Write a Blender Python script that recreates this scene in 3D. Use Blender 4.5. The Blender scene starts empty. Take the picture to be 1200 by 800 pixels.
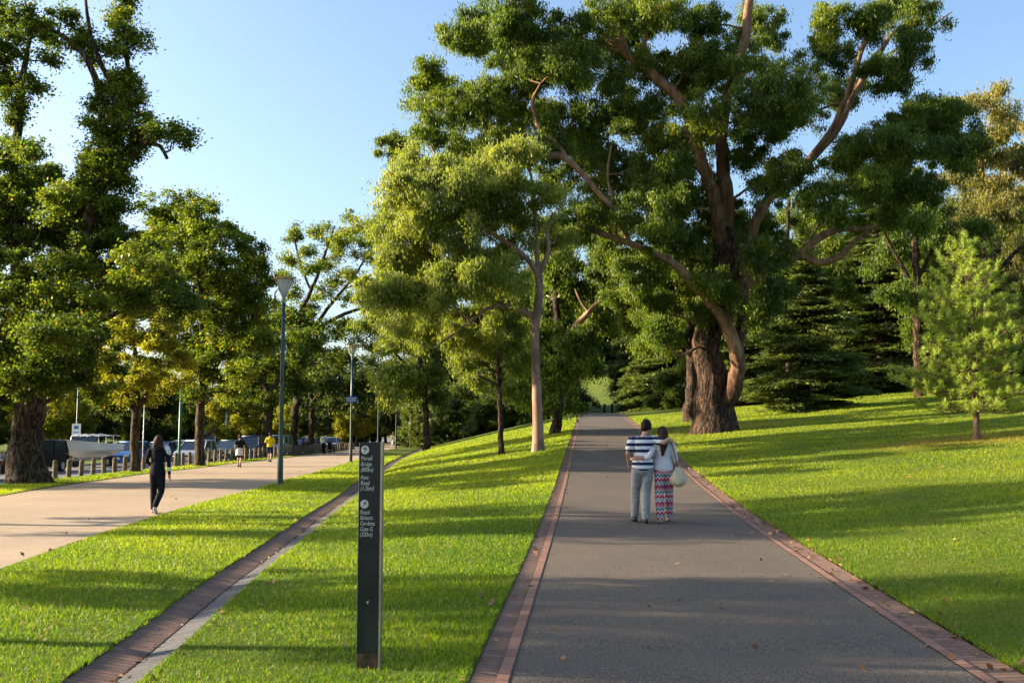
import bpy, bmesh, math, random
import numpy as np
from mathutils import Vector, Matrix

# ---------------------------------------------------------------- camera, sky, sun, exposure
scene = bpy.context.scene
COL = scene.collection
R = math.radians
FPX = 1167.0                       # focal length in photo pixels (1200 wide)
TILT = math.atan(108 / FPX)
EYE = np.array([0.0, 0.0, 1.68])
cam_d = bpy.data.cameras.new('camera')
cam_d.sensor_width = 36; cam_d.lens = 36 * FPX / 1200
cam_d.clip_start = 0.05; cam_d.clip_end = 3000
cam_d.dof.use_dof = True; cam_d.dof.focus_distance = 20.0; cam_d.dof.aperture_fstop = 5.0
cam = bpy.data.objects.new('camera', cam_d); COL.objects.link(cam)
cam.location = EYE; cam.rotation_euler = (math.pi / 2 + TILT, 0, 0)
scene.camera = cam

SUN_EL, SUN_AZ = R(18.5), R(-83)     # azimuth measured clockwise from +Y
world = bpy.data.worlds.new('World'); scene.world = world; world.use_nodes = True
wn = world.node_tree.nodes; wl = world.node_tree.links
sky = wn.new('ShaderNodeTexSky'); sky.sky_type = 'NISHITA'; sky.sun_disc = False
sky.sun_elevation = SUN_EL; sky.sun_rotation = SUN_AZ
sky.air_density = 1.0; sky.dust_density = 3.0; sky.ozone_density = 2.6; sky.altitude = 50
bgn = wn['Background']; bgn.inputs['Strength'].default_value = 0.108
wl.new(sky.outputs[0], bgn.inputs['Color'])
sd = bpy.data.lights.new('sun', 'SUN'); sd.energy = 5.0; sd.angle = R(0.55); sd.color = (1.0, 0.83, 0.60)
sun = bpy.data.objects.new('sun', sd); COL.objects.link(sun)
_sv = Vector((math.sin(SUN_AZ) * math.cos(SUN_EL), math.cos(SUN_AZ) * math.cos(SUN_EL), math.sin(SUN_EL)))
sun.rotation_euler = _sv.to_track_quat('Z', 'Y').to_euler(); sun.location = (-60, 20, 40)
scene.view_settings.view_transform = 'Standard'; scene.view_settings.look = 'None'
scene.view_settings.gamma = 1; scene.view_settings.use_curve_mapping = False
scene.view_settings.exposure = 1.74
scene.render.engine = 'CYCLES'
scene.cycles.max_bounces = 6; scene.cycles.diffuse_bounces = 3; scene.cycles.glossy_bounces = 2
scene.cycles.transmission_bounces = 4; scene.cycles.caustics_reflective = False; scene.cycles.caustics_refractive = False

# ---------------------------------------------------------------- terrain height
_F = np.array([0, math.cos(TILT), math.sin(TILT)]); _U = np.array([0, -math.sin(TILT), math.cos(TILT)])
def ray(px, py):
    d = np.array([px - 600.0, 0, 0]) + FPX * _F - (py - 400.0) * _U
    return d / d[1]
def at(px, py, Y):
    return EYE + ray(px, py) * Y
def _table(pts, sm=2.0):
    xs = np.arange(-60, 700, 0.5); p = np.array(pts, float)
    v = np.interp(xs, p[:, 0], p[:, 1])
    k = np.exp(-0.5 * (np.arange(-20, 21) * 0.5 / sm) ** 2); k /= k.sum()
    v2 = np.convolve(np.pad(v, 20, mode='edge'), k, 'valid')
    return lambda y: np.interp(y, xs, v2)
zc = _table([(-60, -.05), (6, 0.0), (12, .08), (17, .17), (25, .46), (32, .86), (54, 1.92), (87, 3.5), (95, 3.45), (110, 3.0), (130, 3.8),
             (180, 8.5), (300, 20), (500, 34), (700, 36)], 2.0)
Xg = _table([(-60, -1.5), (6.7, -2.70), (11.5, -3.23), (16.5, -3.6), (25, -4.25), (38, -5.35), (59, -6.95), (81, -8.3), (120, -10.6), (200, -15), (700, -40)], 1.5)
def Xc(Y): return 1.05 + 0.0765 * np.minimum(Y, 140) + 0.03 * np.maximum(Y - 140, 0)
HW = 1.6
gravR = _table([(-60, -3.0), (5, -5.4), (12, -6.2), (16.5, -6.95), (21, -7.35), (33, -8.05), (53, -9.1), (98, -12.6), (130, -14.3), (200, -18), (700, -40)], 1.5)
gravL = _table([(-60, -9), (5, -11.6), (26, -13.7), (33, -14.75), (40, -15.3), (59, -15.7), (78, -16.2), (110, -17.6), (150, -21), (200, -25), (700, -48)], 1.5)
def roadR(Y): return np.where(np.asarray(Y) < 120, -18.3, -18.3 - (np.asarray(Y) - 120) * 0.09)
def roadL(Y): return roadR(Y) - 8.3
def sst(a, b, x):
    t = np.clip((np.asarray(x, float) - a) / (b - a), 0, 1); return t * t * (3 - 2 * t)
def h(X, Y):
    X = np.asarray(X, float); Y = np.asarray(Y, float)
    z0 = zc(Y); xl = Xc(Y) - HW - .32; xr = Xc(Y) + HW + .36; xg = Xg(Y) + .25
    lat = np.maximum(X - xr, 0)
    zr = z0 + 0.088 * np.minimum(lat, 70) + 0.02 * np.maximum(lat - 70, 0)
    t = np.clip((X - xg) / np.maximum(xl - xg, .1), 0, 1)
    zl = z0 * np.clip(t ** 0.85, 0, 1)
    far = sst(130, 260, Y)
    zl = zl * (1 - far) + z0 * far * sst(-28, 6, X)
    z = np.where(X > xl, np.where(X > xr, zr, z0), zl)
    dip = -0.3 * sst(-16.7, -18.2, X) * (1 - 0.75 * sst(44, 60, Y))
    road = -0.12 * sst(-20, -26, X)
    z = z + np.where(X < xg, dip + road, 0)
    z = z + 0.02 * np.sin(X * .7 + Y * .23) * np.sin(Y * .31 - X * .2) * sst(1, 4, np.abs(X - Xc(Y)))
    return z
def G(px, py, y0=4.0, y1=400):
    d = ray(px, py); Y = y0
    while Y < y1:
        p = EYE + d * Y
        if p[2] < float(h(p[0], p[1])): break
        Y *= 1.004
    return np.array([p[0], p[1], float(h(p[0], p[1]))])

# ---------------------------------------------------------------- object helpers
def tag(o, label=None, cat=None, group=None, kind=None):
    if label: o['label'] = label
    if cat: o['category'] = cat
    if group: o['group'] = group
    if kind: o['kind'] = kind
    return o
def empty(name, loc, label, cat, group=None, rz=0):
    o = bpy.data.objects.new(name, None); COL.objects.link(o)
    o.empty_display_size = .3
    o.location = Vector([float(v) for v in loc]); o.rotation_euler = (0, 0, rz)
    return tag(o, label, cat, group)
def link(name, me, mat=None, parent=None, smooth=None):
    o = bpy.data.objects.new(name, me); COL.objects.link(o)
    if mat:
        for m in (mat if isinstance(mat, (list, tuple)) else [mat]): me.materials.append(m)
    if smooth is not None: me.polygons.foreach_set('use_smooth', [smooth] * len(me.polygons))
    if parent: o.parent = parent
    return o
def np_mesh(name, V, F, smooth=False, face_attr=None, uv=None):
    """V (n,3), F (m,k) all faces with k corners."""
    me = bpy.data.meshes.new(name); V = np.asarray(V, np.float32); F = np.asarray(F, np.int32)
    m, k = F.shape
    me.vertices.add(len(V)); me.vertices.foreach_set('co', V.ravel())
    me.loops.add(m * k); me.loops.foreach_set('vertex_index', F.ravel())
    me.polygons.add(m); me.polygons.foreach_set('loop_start', np.arange(0, m * k, k, dtype=np.int32))
    me.polygons.foreach_set('loop_total', np.full(m, k, np.int32))
    if smooth: me.polygons.foreach_set('use_smooth', np.ones(m, bool))
    if uv is not None:
        l = me.uv_layers.new(name='UVMap'); l.data.foreach_set('uv', np.asarray(uv, np.float32)[F.ravel()].ravel())
    me.update(calc_edges=True)
    if face_attr is not None:
        a = me.attributes.new('tint', 'FLOAT', 'FACE'); a.data.foreach_set('value', np.asarray(face_attr, np.float32))
    return me
def copy_tree(o, parent=None):
    c = o.copy(); COL.objects.link(c)
    if parent: c.parent = parent
    for ch in o.children: copy_tree(ch, c)
    return c

# ---------------------------------------------------------------- materials
class NT:
    def __init__(s, name):
        s.m = bpy.data.materials.new(name); s.m.use_nodes = True
        s.n = s.m.node_tree.nodes; s.l = s.m.node_tree.links; s.n.clear()
        s.out = s.n.new('ShaderNodeOutputMaterial')
    def new(s, t, **kw):
        nd = s.n.new(t)
        for k, v in kw.items():
            if k in nd.inputs.keys() if isinstance(k, str) else False: s.set(nd, k, v)
            else: setattr(nd, k, v)
        return nd
    def set(s, nd, k, v):
        i = nd.inputs[k]
        if isinstance(v, bpy.types.NodeSocket): s.l.new(v, i)
        else:
            if isinstance(v, tuple) and len(v) == 3 and i.type == 'RGBA': v = (*v, 1)
            i.default_value = v
    def coord(s, which='Object', scale=(1, 1, 1)):
        tc = s.n.new('ShaderNodeTexCoord'); mp = s.n.new('ShaderNodeMapping')
        s.l.new(tc.outputs[which], mp.inputs[0]); mp.inputs['Scale'].default_value = scale
        return mp.outputs[0]
    def noise(s, vec, scale, detail=4, rough=.6, dist=0):
        nd = s.n.new('ShaderNodeTexNoise'); s.l.new(vec, nd.inputs['Vector'])
        nd.inputs['Scale'].default_value = scale; nd.inputs['Detail'].default_value = detail
        nd.inputs['Roughness'].default_value = rough; nd.inputs['Distortion'].default_value = dist
        return nd.outputs['Fac']
    def ramp(s, fac, stops, interp='LINEAR'):
        nd = s.n.new('ShaderNodeValToRGB'); s.l.new(fac, nd.inputs[0]); cr = nd.color_ramp; cr.interpolation = interp
        while len(cr.elements) < len(stops): cr.elements.new(.5)
        for e, (p, c) in zip(cr.elements, stops):
            e.position = p; e.color = (*c, 1) if isinstance(c, tuple) else (c, c, c, 1)
        return nd.outputs[0]
    def mix(s, fac, a, b, mode='MIX'):
        nd = s.n.new('ShaderNodeMix'); nd.data_type = 'RGBA'; nd.blend_type = mode
        for idx, v in ((0, fac), (6, a), (7, b)):
            if isinstance(v, bpy.types.NodeSocket): s.l.new(v, nd.inputs[idx])
            else: nd.inputs[idx].default_value = (*v, 1) if isinstance(v, tuple) else v
        return nd.outputs[2]
    def math(s, op, a, b=None, c=None):
        nd = s.n.new('ShaderNodeMath'); nd.operation = op
        for i, v in enumerate((a, b, c)):
            if v is None: continue
            if isinstance(v, bpy.types.NodeSocket): s.l.new(v, nd.inputs[i])
            else: nd.inputs[i].default_value = v
        return nd.outputs[0]
    def bump(s, height, strength=.5, dist=.02):
        nd = s.n.new('ShaderNodeBump'); s.l.new(height, nd.inputs['Height'])
        nd.inputs['Strength'].default_value = strength; nd.inputs['Distance'].default_value = dist
        return nd.outputs[0]
    def bsdf(s, color, rough=.8, normal=None, spec=.3, metal=0.0, **kw):
        b = s.n.new('ShaderNodeBsdfPrincipled'); s.set(b, 'Base Color', color); s.set(b, 'Roughness', rough)
        s.set(b, 'Specular IOR Level', spec); s.set(b, 'Metallic', metal)
        if normal is not None: s.l.new(normal, b.inputs['Normal'])
        for k, v in kw.items(): s.set(b, k.replace('_', ' '), v)
        return b.outputs[0]
    def done(s, shader): s.l.new(shader, s.out.inputs[0]); return s.m

def plain(name, color, rough=.6, spec=.4, metal=0.0, var=.12, scale=8, bump=0.0, **kw):
    t = NT(name); v = t.coord('Object'); n = t.noise(v, scale, 5)
    c2 = tuple(max(0, min(1, c * (1 - 2.2 * var))) for c in color); c1 = tuple(min(1, c * (1 + var)) for c in color)
    col = t.ramp(n, [(.35, c2), (.65, c1)])
    nb = t.bump(t.noise(v, scale * 6, 4), bump, .01) if bump else None
    return t.done(t.bsdf(col, rough, nb, spec, metal, **kw))

def leaf_mat(name, dark, mid, light, trans=.38, rough=.5, tcol=None, accent=None):
    t = NT(name)
    a = t.n.new('ShaderNodeAttribute'); a.attribute_name = 'tint'
    stops = [(0.0, dark), (.45, mid), (.9, light)]
    if accent: stops += [(.965, light), (1.0, accent)]
    col = t.ramp(a.outputs['Fac'], stops)
    b = t.bsdf(col, rough, None, .35)
    tr = t.n.new('ShaderNodeBsdfTranslucent')
    tc = t.mix(1.0, col, tcol or (1.9, 2.0, .8), 'MULTIPLY')
    t.l.new(tc, tr.inputs[0])
    mx = t.n.new('ShaderNodeMixShader'); mx.inputs[0].default_value = trans
    t.l.new(b, mx.inputs[1]); t.l.new(tr.outputs[0], mx.inputs[2])
    return t.done(mx.outputs[0])

def bark_mat(name, dark, light, sx=9, sz=2.2, strength=.9, patch=None, dist=.05):
    t = NT(name); v = t.coord('Object', (sx, sx, sz)); v2 = t.coord('Object', (1, 1, .5))
    n = t.noise(v, 1.0, 8, .65, .9); big = t.noise(v2, 1.3, 4)
    rid = t.math('MULTIPLY', t.math('ABSOLUTE', t.math('SUBTRACT', t.noise(v, .8, 3, .5, 1.2), .5)), 5.0)
    if not patch: n = t.math('MULTIPLY', t.math('ADD', t.math('MULTIPLY', n, .6), .22), t.ramp(rid, [(0, .25), (.5, 1.0)]))
    col = t.ramp(n, [(.18, dark), (.62, light)] if not patch else [(.3, dark), (.7, light)])
    if patch: col = t.mix(t.ramp(big, [(.48, 0.0), (.56, 1.0)]), col, patch)
    return t.done(t.bsdf(col, .85, t.bump(n, strength, dist), .2))

def grass_mat():
    t = NT('mown_grass'); v = t.coord('Object')
    n1 = t.noise(v, .35, 5, .6); n2 = t.noise(v, 3.0, 6, .7); n3 = t.noise(v, 40, 6, .8)
    col = t.ramp(n1, [(.3, (.065, .115, .006)), (.55, (.115, .155, .008)), (.75, (.19, .19, .015))])
    col = t.mix(t.math('MULTIPLY', t.ramp(n2, [(.45, 0.0), (.75, 1.0)]), .5), col, (.19, .18, .045))
    col = t.mix(t.math('MULTIPLY', t.ramp(n3, [(.35, 1.0), (.6, 0.0)]), .6), col, (.03, .055, .008))
    # dry patches: needles under the young pine, bark litter under the old gum, worn turf
    sep = t.n.new('ShaderNodeSeparateXYZ'); t.l.new(v, sep.inputs[0])
    for (cx, cy, rx, ry, c, amt) in DRY:
        dx = t.math('DIVIDE', t.math('SUBTRACT', sep.outputs[0], cx), rx); dy = t.math('DIVIDE', t.math('SUBTRACT', sep.outputs[1], cy), ry)
        d = t.math('ADD', t.math('MULTIPLY', dx, dx), t.math('MULTIPLY', dy, dy))
        d = t.math('ADD', d, t.math('MULTIPLY', t.math('SUBTRACT', n2, .5), 1.6))
        m = t.math('MULTIPLY', t.ramp(d, [(.25, 1.0), (.95, 0.0)]), amt)
        col = t.mix(m, col, c)
    hgt = t.math('ADD', t.math('MULTIPLY', n3, .7), n2)
    return t.done(t.bsdf(col, .9, t.bump(hgt, .9, .05), .15))

def brick_mat(name, c1, c2, mortar, bw, bh, squash=1.0, moss=.3):
    t = NT(name); tc = t.n.new('ShaderNodeTexCoord')
    br = t.n.new('ShaderNodeTexBrick'); t.l.new(tc.outputs['UV'], br.inputs['Vector'])
    br.inputs['Color1'].default_value = (*c1, 1); br.inputs['Color2'].default_value = (*c2, 1); br.inputs['Mortar'].default_value = (*mortar, 1)
    br.inputs['Scale'].default_value = 1; br.inputs['Brick Width'].default_value = bw; br.inputs['Row Height'].default_value = bh
    br.inputs['Mortar Size'].default_value = .007; br.inputs['Mortar Smooth'].default_value = .3; br.offset = 0.5 if bw > bh else 0.0
    v = t.coord('Object'); n = t.noise(v, 5, 6, .7); n2 = t.noise(v, 90, 4, .7)
    col = t.mix(t.math('MULTIPLY', t.ramp(n, [(.4, 0.0), (.68, 1.0)]), moss), br.outputs['Color'], (.10, .085, .05))
    col = t.mix(t.math('MULTIPLY', n2, .45), col, (.05, .04, .035))
    hh = t.math('ADD', t.math('MULTIPLY', br.outputs['Fac'], -1.0), t.math('MULTIPLY', n2, .35))
    return t.done(t.bsdf(col, .85, t.bump(hh, .8, .012), .2))

def asphalt_mat(name, base, tanc, speck=.5, gs=62):
    t = NT(name); v = t.coord('Object'); n = t.noise(v, gs, 2, .6); nb = t.noise(v, .6, 5, .6); nm = t.noise(v, 9, 5, .75)
    col = t.mix(t.ramp(nb, [(.35, 0.0), (.7, 1.0)]), base, tanc)
    col = t.mix(t.math('MULTIPLY', t.ramp(nm, [(.4, 0.0), (.7, 1.0)]), .35), col, tuple(c * .6 for c in base))
    col = t.mix(t.math('MULTIPLY', t.ramp(n, [(.52, 0.0), (.60, 1.0)]), speck), col, tuple(min(1, c * 2.3) for c in tanc))
    col = t.mix(t.math('MULTIPLY', t.ramp(n, [(.40, 1.0), (.48, 0.0)]), speck), col, tuple(c * .35 for c in base))
    return t.done(t.bsdf(col, .85, t.bump(n, .8, .012), .3))

DRY = []
_pin = G(1145, 516); _gum = G(838, 500)
DRY.append((float(_pin[0]), float(_pin[1]) + .2, 3.8, 2.2, (.27, .13, .04), .75))
DRY.append((float(_gum[0]) - .3, float(_gum[1]) - 2.2, 3.8, 4.2, (.22, .15, .06), .75))
M_GRASS = grass_mat()
M_ASPH = asphalt_mat('path_asphalt', (.086, .070, .056), (.125, .098, .070), .55, 85)
M_ROAD = asphalt_mat('road_asphalt', (.12, .12, .125), (.16, .155, .15), .25)
M_GRAV = asphalt_mat('compacted_gravel', (.34, .25, .165), (.41, .31, .205), .16)
M_SOIL = plain('bare_soil', (.12, .085, .05), .95, .1, var=.3, scale=3, bump=.6)
M_BRICKX = brick_mat('brick_crosswise', (.34, .185, .13), (.24, .14, .105), (.07, .055, .045), .085, .30, moss=.7)
M_BRICKL = brick_mat('brick_edging', (.36, .19, .13), (.26, .135, .095), (.10, .08, .06), .23, .2, moss=.25)
M_STONE = brick_mat('bluestone_pitchers', (.11, .115, .125), (.17, .165, .16), (.07, .06, .05), .14, .24, moss=.35)
M_KERB = plain('concrete_kerb', (.33, .31, .28), .85, .2, var=.2, scale=4, bump=.3)

# ---------------------------------------------------------------- ground surfaces: strips that share their edges
ROWS = np.concatenate([np.arange(-40, 4, 2.0), np.arange(4, 30, .5), np.arange(30, 110, 1.0), np.arange(110, 200, 3.0), np.geomspace(200, 680, 30)])
def strip_geo(fL, fR, n, zL, zR, y0, y1, grade=None):
    ys = ROWS[(ROWS >= y0) & (ROWS <= y1)]
    L = np.array([float(fL(y)) for y in ys]); Rr = np.array([float(fR(y)) for y in ys])
    t = np.linspace(0, 1, n + 1)
    if grade: t = t ** grade if grade > 0 else 1 - (1 - t) ** (-grade)
    X = L[:, None] * (1 - t) + Rr[:, None] * t; Y = np.repeat(ys[:, None], n + 1, 1)
    Z = h(X, Y) + (zL * (1 - t) + zR * t)[None, :]
    V = np.stack([X, Y, Z], -1).reshape(-1, 3)
    r, c = len(ys), n + 1; i = (np.arange(r - 1)[:, None] * c + np.arange(n)[None]).ravel()
    F = np.stack([i, i + 1, i + 1 + c, i + c], 1)
    s = np.concatenate([[0], np.cumsum(np.hypot(np.diff(ys), np.diff(L)))])
    U = np.repeat(s[:, None], n + 1, 1); W = X - L[:, None]
    return V, F, np.stack([U, W], -1).reshape(-1, 2)
def strips(name, specs, mat, skirts=True):
    Vs, Fs, Us, off = [], [], [], 0
    for sp in specs:
        V, F, U = strip_geo(*sp); Vs.append(V); Fs.append(F + off); Us.append(U); off += len(V)
    me = np_mesh(name, np.concatenate(Vs), np.concatenate(Fs), True, uv=np.concatenate(Us))
    return tag(link(name, me, mat), kind='structure')
def cst(v): return lambda Y: v
def off(f, d): return lambda Y: f(Y) + d
pL, pR = (lambda Y: Xc(Y) - HW), (lambda Y: Xc(Y) + HW)
GL, GM, GR_ = off(Xg, -.30), off(Xg, .0), off(Xg, .25)
strips('lawn', [
    (off(pR, .36), lambda Y: Xc(Y) + 300, 90, .02, 0, -40, 680, 2.2),
    (GR_, off(pL, -.265), 40, .02, .008, -40, 680),
    (off(gravR, 0), GL, 14, .012, .02, -40, 680),
    (off(roadR, .15), gravL, 10, .0, .012, -40, 680),
    (off(pL, -.34), off(pR, .38), 4, .0, .0, 95, 680)], M_GRASS)
strips('gravel_path', [(off(gravL, -.02), off(gravR, .03), 12, 0, 0, -40, 680)], M_GRAV)
strips('asphalt_path', [(pL, pR, 10, .0, .0, -40, 97)], M_ASPH)
strips('brick_kerb', [(off(pL, -.265), off(pL, -.09), 3, .004, -.012, -40, 97), (off(pR, .09), off(pR, .36), 3, -.012, 0.0, -40, 97)], M_BRICKX)
strips('brick_edging', [(off(pL, -.09), pL, 1, .010, .008, -40, 97), (pR, off(pR, .09), 1, .006, .008, -40, 97)], M_BRICKL)
strips('brick_gutter', [(GL, GM, 3, .0, -.045, -40, 200)], M_BRICKX)
strips('stone_gutter', [(GM, GR_, 2, -.05, .0, -40, 200)], M_STONE)
strips('road', [(roadL, off(roadR, 0), 10, -.11, -.11, -40, 680)], M_ROAD)
strips('road_kerb', [(off(roadR, 0), off(roadR, .04), 1, -.11, -.0, -40, 680), (off(roadR, .04), off(roadR, .17), 1, .005, .005, -40, 680),
                     (off(roadL, -.15), off(roadL, -.02), 1, .005, .005, -40, 680), (off(roadL, -.02), roadL, 1, .0, -.11, -40, 680)], M_KERB)
strips('far_bank', [(cst(-420), off(roadL, -.15), 50, 0, 0, -40, 680, -2.0)], M_GRASS)
def soil_sheet():
    xs = np.linspace(-1500, 1500, 31); ys = np.linspace(-900, 2400, 31); X, Y = np.meshgrid(xs, ys)
    Z = np.full_like(X, -2.5); V = np.stack([X, Y, Z], -1).reshape(-1, 3)
    i = (np.arange(30)[:, None] * 31 + np.arange(30)[None]).ravel()
    tag(link('ground', np_mesh('ground', V, np.stack([i, i + 1, i + 32, i + 31], 1)), M_SOIL), kind='structure')
soil_sheet()

# ---------------------------------------------------------------- tree toolkit
class Tubes:
    def __init__(s): s.V = []; s.F = []; s.n = 0
    def add(s, pts, rad, sides=8, lobes=0.0, rng=None, cap=True):
        pts = np.asarray(pts, float); rad = np.asarray(rad, float); k = len(pts)
        if k < 2: return
        tg = np.gradient(pts, axis=0); tg /= np.maximum(np.linalg.norm(tg, axis=1, keepdims=True), 1e-9)
        up = np.array([0, 1.0, 0]) if abs(tg[0][1]) < .9 else np.array([1.0, 0, 0])
        a = np.linspace(0, 2 * np.pi, sides, endpoint=False)
        rings = []; u = up - tg[0] * np.dot(up, tg[0]); u /= np.linalg.norm(u)
        ph = (rng.uniform(0, 6.28, 6) if rng is not None else np.zeros(6))
        for i in range(k):
            u = u - tg[i] * np.dot(u, tg[i]); u /= max(np.linalg.norm(u), 1e-9); w = np.cross(tg[i], u)
            r = np.full(sides, rad[i])
            if lobes:
                z = pts[i][2]
                r = r * (1 + lobes * (.5 * np.sin(3 * a + ph[0] + z * .35) + .35 * np.sin(7 * a + ph[1] + z * .5) + .32 * np.sin(13 * a + ph[2] - z * .6) + .3 * np.sin(19 * a + ph[3] + z * .8 + np.sin(z * 2.1 + ph[4]))))
            rings.append(pts[i][None] + r[:, None] * (np.cos(a)[:, None] * u[None] + np.sin(a)[:, None] * w[None]))
        V = np.concatenate(rings)
        i0 = (np.arange(k - 1)[:, None] * sides + np.arange(sides)[None]).ravel()
        j0 = (np.arange(k - 1)[:, None] * sides + ((np.arange(sides) + 1) % sides)[None]).ravel()
        F = np.stack([i0, j0, j0 + sides, i0 + sides], 1) + s.n
        s.V.append(V); s.F.append(F); s.n += len(V)
    def mesh(s, name):
        return np_mesh(name, np.concatenate(s.V), np.concatenate(s.F), True)

def smooth_line(P, rad, step, rng=None, wob=0.0):
    P = np.asarray(P, float); rad = np.asarray(rad, float)
    Q = np.vstack([2 * P[0] - P[1], P, 2 * P[-1] - P[-2]]); out = []; ro = []
    for i in range(len(P) - 1):
        a, b, c, d = Q[i], Q[i + 1], Q[i + 2], Q[i + 3]; n = max(2, int(np.linalg.norm(c - b) / step))
        for j in range(n):
            t = j / n
            out.append(.5 * ((2 * b) + (-a + c) * t + (2 * a - 5 * b + 4 * c - d) * t * t + (-a + 3 * b - 3 * c + d) * t ** 3))
            ro.append(rad[i] * (1 - t) + rad[i + 1] * t)
    out.append(P[-1]); ro.append(rad[-1]); out = np.array(out); ro = np.array(ro)
    if rng is not None and wob:
        w = rng.normal(0, 1, out.shape); k = np.array([.25, .5, .25])
        for ax in range(3): w[:, ax] = np.convolve(w[:, ax], k, 'same')
        out[1:-1] += w[1:-1] * wob * ro[1:-1, None]
    return out, ro

def leaf_mesh(name, C, L, W, mode, rng, tint, dirs=None):
    """One folded kite per leaf: C (n,3) centres; mode 'hang', 'flat', 'mixed'."""
    n = len(C); yaw = rng.uniform(0, 2 * np.pi, n)
    if mode == 'hang': pit = rng.normal(-1.05, .38, n)
    elif mode == 'flat': pit = rng.normal(-.15, .3, n)
    else: pit = rng.normal(-.45, .5, n)
    if dirs is not None:
        dirs = dirs / np.maximum(np.linalg.norm(dirs, axis=1, keepdims=True), 1e-6); yaw = np.arctan2(dirs[:, 1], dirs[:, 0]); pit = np.arcsin(np.clip(dirs[:, 2], -1, 1))
    d = np.stack([np.cos(yaw) * np.cos(pit), np.sin(yaw) * np.cos(pit), np.sin(pit)], 1)
    sd = np.stack([-np.sin(yaw), np.cos(yaw), np.zeros(n)], 1)
    nr = np.cross(d, sd); roll = rng.normal(0, .6, n) if mode != 'hang' else rng.uniform(0, 6.28, n)
    sd2 = sd * np.cos(roll)[:, None] + nr * np.sin(roll)[:, None]; up = np.cross(d, sd2)
    l = (L * rng.uniform(.65, 1.3, n))[:, None]; w = (W * rng.uniform(.7, 1.3, n))[:, None]
    b = C - d * l * .5; t = C + d * l * .5; m = C - d * l * .05
    p1 = m + sd2 * w * .5 + up * w * .15; p2 = m - sd2 * w * .5 + up * w * .15
    V = np.stack([b, p1, t, p2], 1).reshape(-1, 3); F = np.arange(n * 4).reshape(-1, 4)
    return np_mesh(name, V, F, False, tint)

def clump_points(c, r, n, rng, sub=.33, squash=.8, shell=.5, fill=1.0, droopy=0.0):
    """leaf centres in one foliage clump: many leafy sprays inside an uneven ball"""
    r = np.asarray(r, float) * np.ones(3); r = r * np.array([1, 1, squash])
    ns = max(5, int(9 * fill * (r[0] / max(sub, .05)) ** 1.6 * .22 + 5))
    dr = rng.normal(0, 1, (ns, 3)); dr /= np.linalg.norm(dr, axis=1, keepdims=True); dr[:, 2] = dr[:, 2] * .9 + .12
    rr = rng.uniform(0, 1, ns) ** shell * rng.uniform(.78, 1.14, ns)
    S = c + dr * rr[:, None] * r
    k = rng.integers(0, ns, n); ss = sub * rng.uniform(.6, 1.3, ns); wide = np.where(rng.random(n) < .09, 1.6, 1.0)
    P = S[k] + rng.normal(0, .5, (n, 3)) * (ss[k] * wide)[:, None] * np.array([1, 1, .7])
    P[:, 2] -= rng.exponential(.28, n) * ss[k] * droopy
    st = rng.uniform(-.18, .18, ns)
    return P, st[k], S

def grow(base, limbs, clumps, rng, leafL, leafW, lai=3.4, sub=.33, squash=.8, mode='mixed', tint0=.45, droop=.0, twig_r=.012, shell=.5, maxleaf=9000, twmax=9):
    """limbs: list of (points, radii); clumps: (centre, radius[, tint shift]); all local. Returns twig tubes and leaf arrays."""
    nodes = []; nr = []
    for P, ra in limbs:
        nodes.append(P); nr.append(ra)
    N = np.concatenate(nodes); NR = np.concatenate(nr)
    tw = Tubes(); LP = []; LT = []
    order = sorted(range(len(clumps)), key=lambda i: np.min(np.linalg.norm(N - clumps[i][0], axis=1)))
    for i in order:
        c, r = clumps[i][0], clumps[i][1]; dt = clumps[i][2] if len(clumps[i]) > 2 else 0
        D = np.linalg.norm(N - c, axis=1); cost = D + 1.2 * np.maximum(0, N[:, 2] - c[2] + .1 * D) + .0 * NR
        j = int(np.argmin(cost)); d = D[j]; s = N[j]
        if d > .02:
            r0 = min(NR[j] * .6, .018 + .02 * d + .012 * r); mid = (s + c) / 2 + rng.normal(0, .09, 3) * d + np.array([0, 0, .05 * d - droop * d])
            q1 = s * .72 + c * .28 + rng.normal(0, .05, 3) * d
            pts, ra = smooth_line([s, q1, mid, c], [r0, r0 * .8, r0 * .6, max(twig_r, r0 * .35)], max(.15, d / 14))
            tw.add(pts, ra, 6); N = np.vstack([N, pts[2:]]); NR = np.concatenate([NR, ra[2:]])
        n = int(min(maxleaf, max(60, 1.75 * lai * np.pi * r * r / (leafL * leafW * .5))))
        P, st, S = clump_points(c, r, n, rng, sub, squash, shell, 1.0, 1.0 if mode == 'hang' else .15)
        for q in S[:twmax]:
            m = (c + q) / 2 + rng.normal(0, .08, 3) * r
            pts, ra = smooth_line([c, m, q], [twig_r * 1.5, twig_r, twig_r * .5], r / 3); tw.add(pts, ra, 4)
        LP.append(P); LT.append(np.clip(tint0 + dt + st + rng.normal(0, .13, n) + rng.normal(0, .06), 0, .97))
    LP = np.concatenate(LP); LT = np.concatenate(LT); LT[rng.random(len(LT)) < .012] = 1.0
    return tw, LP, LT

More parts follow.
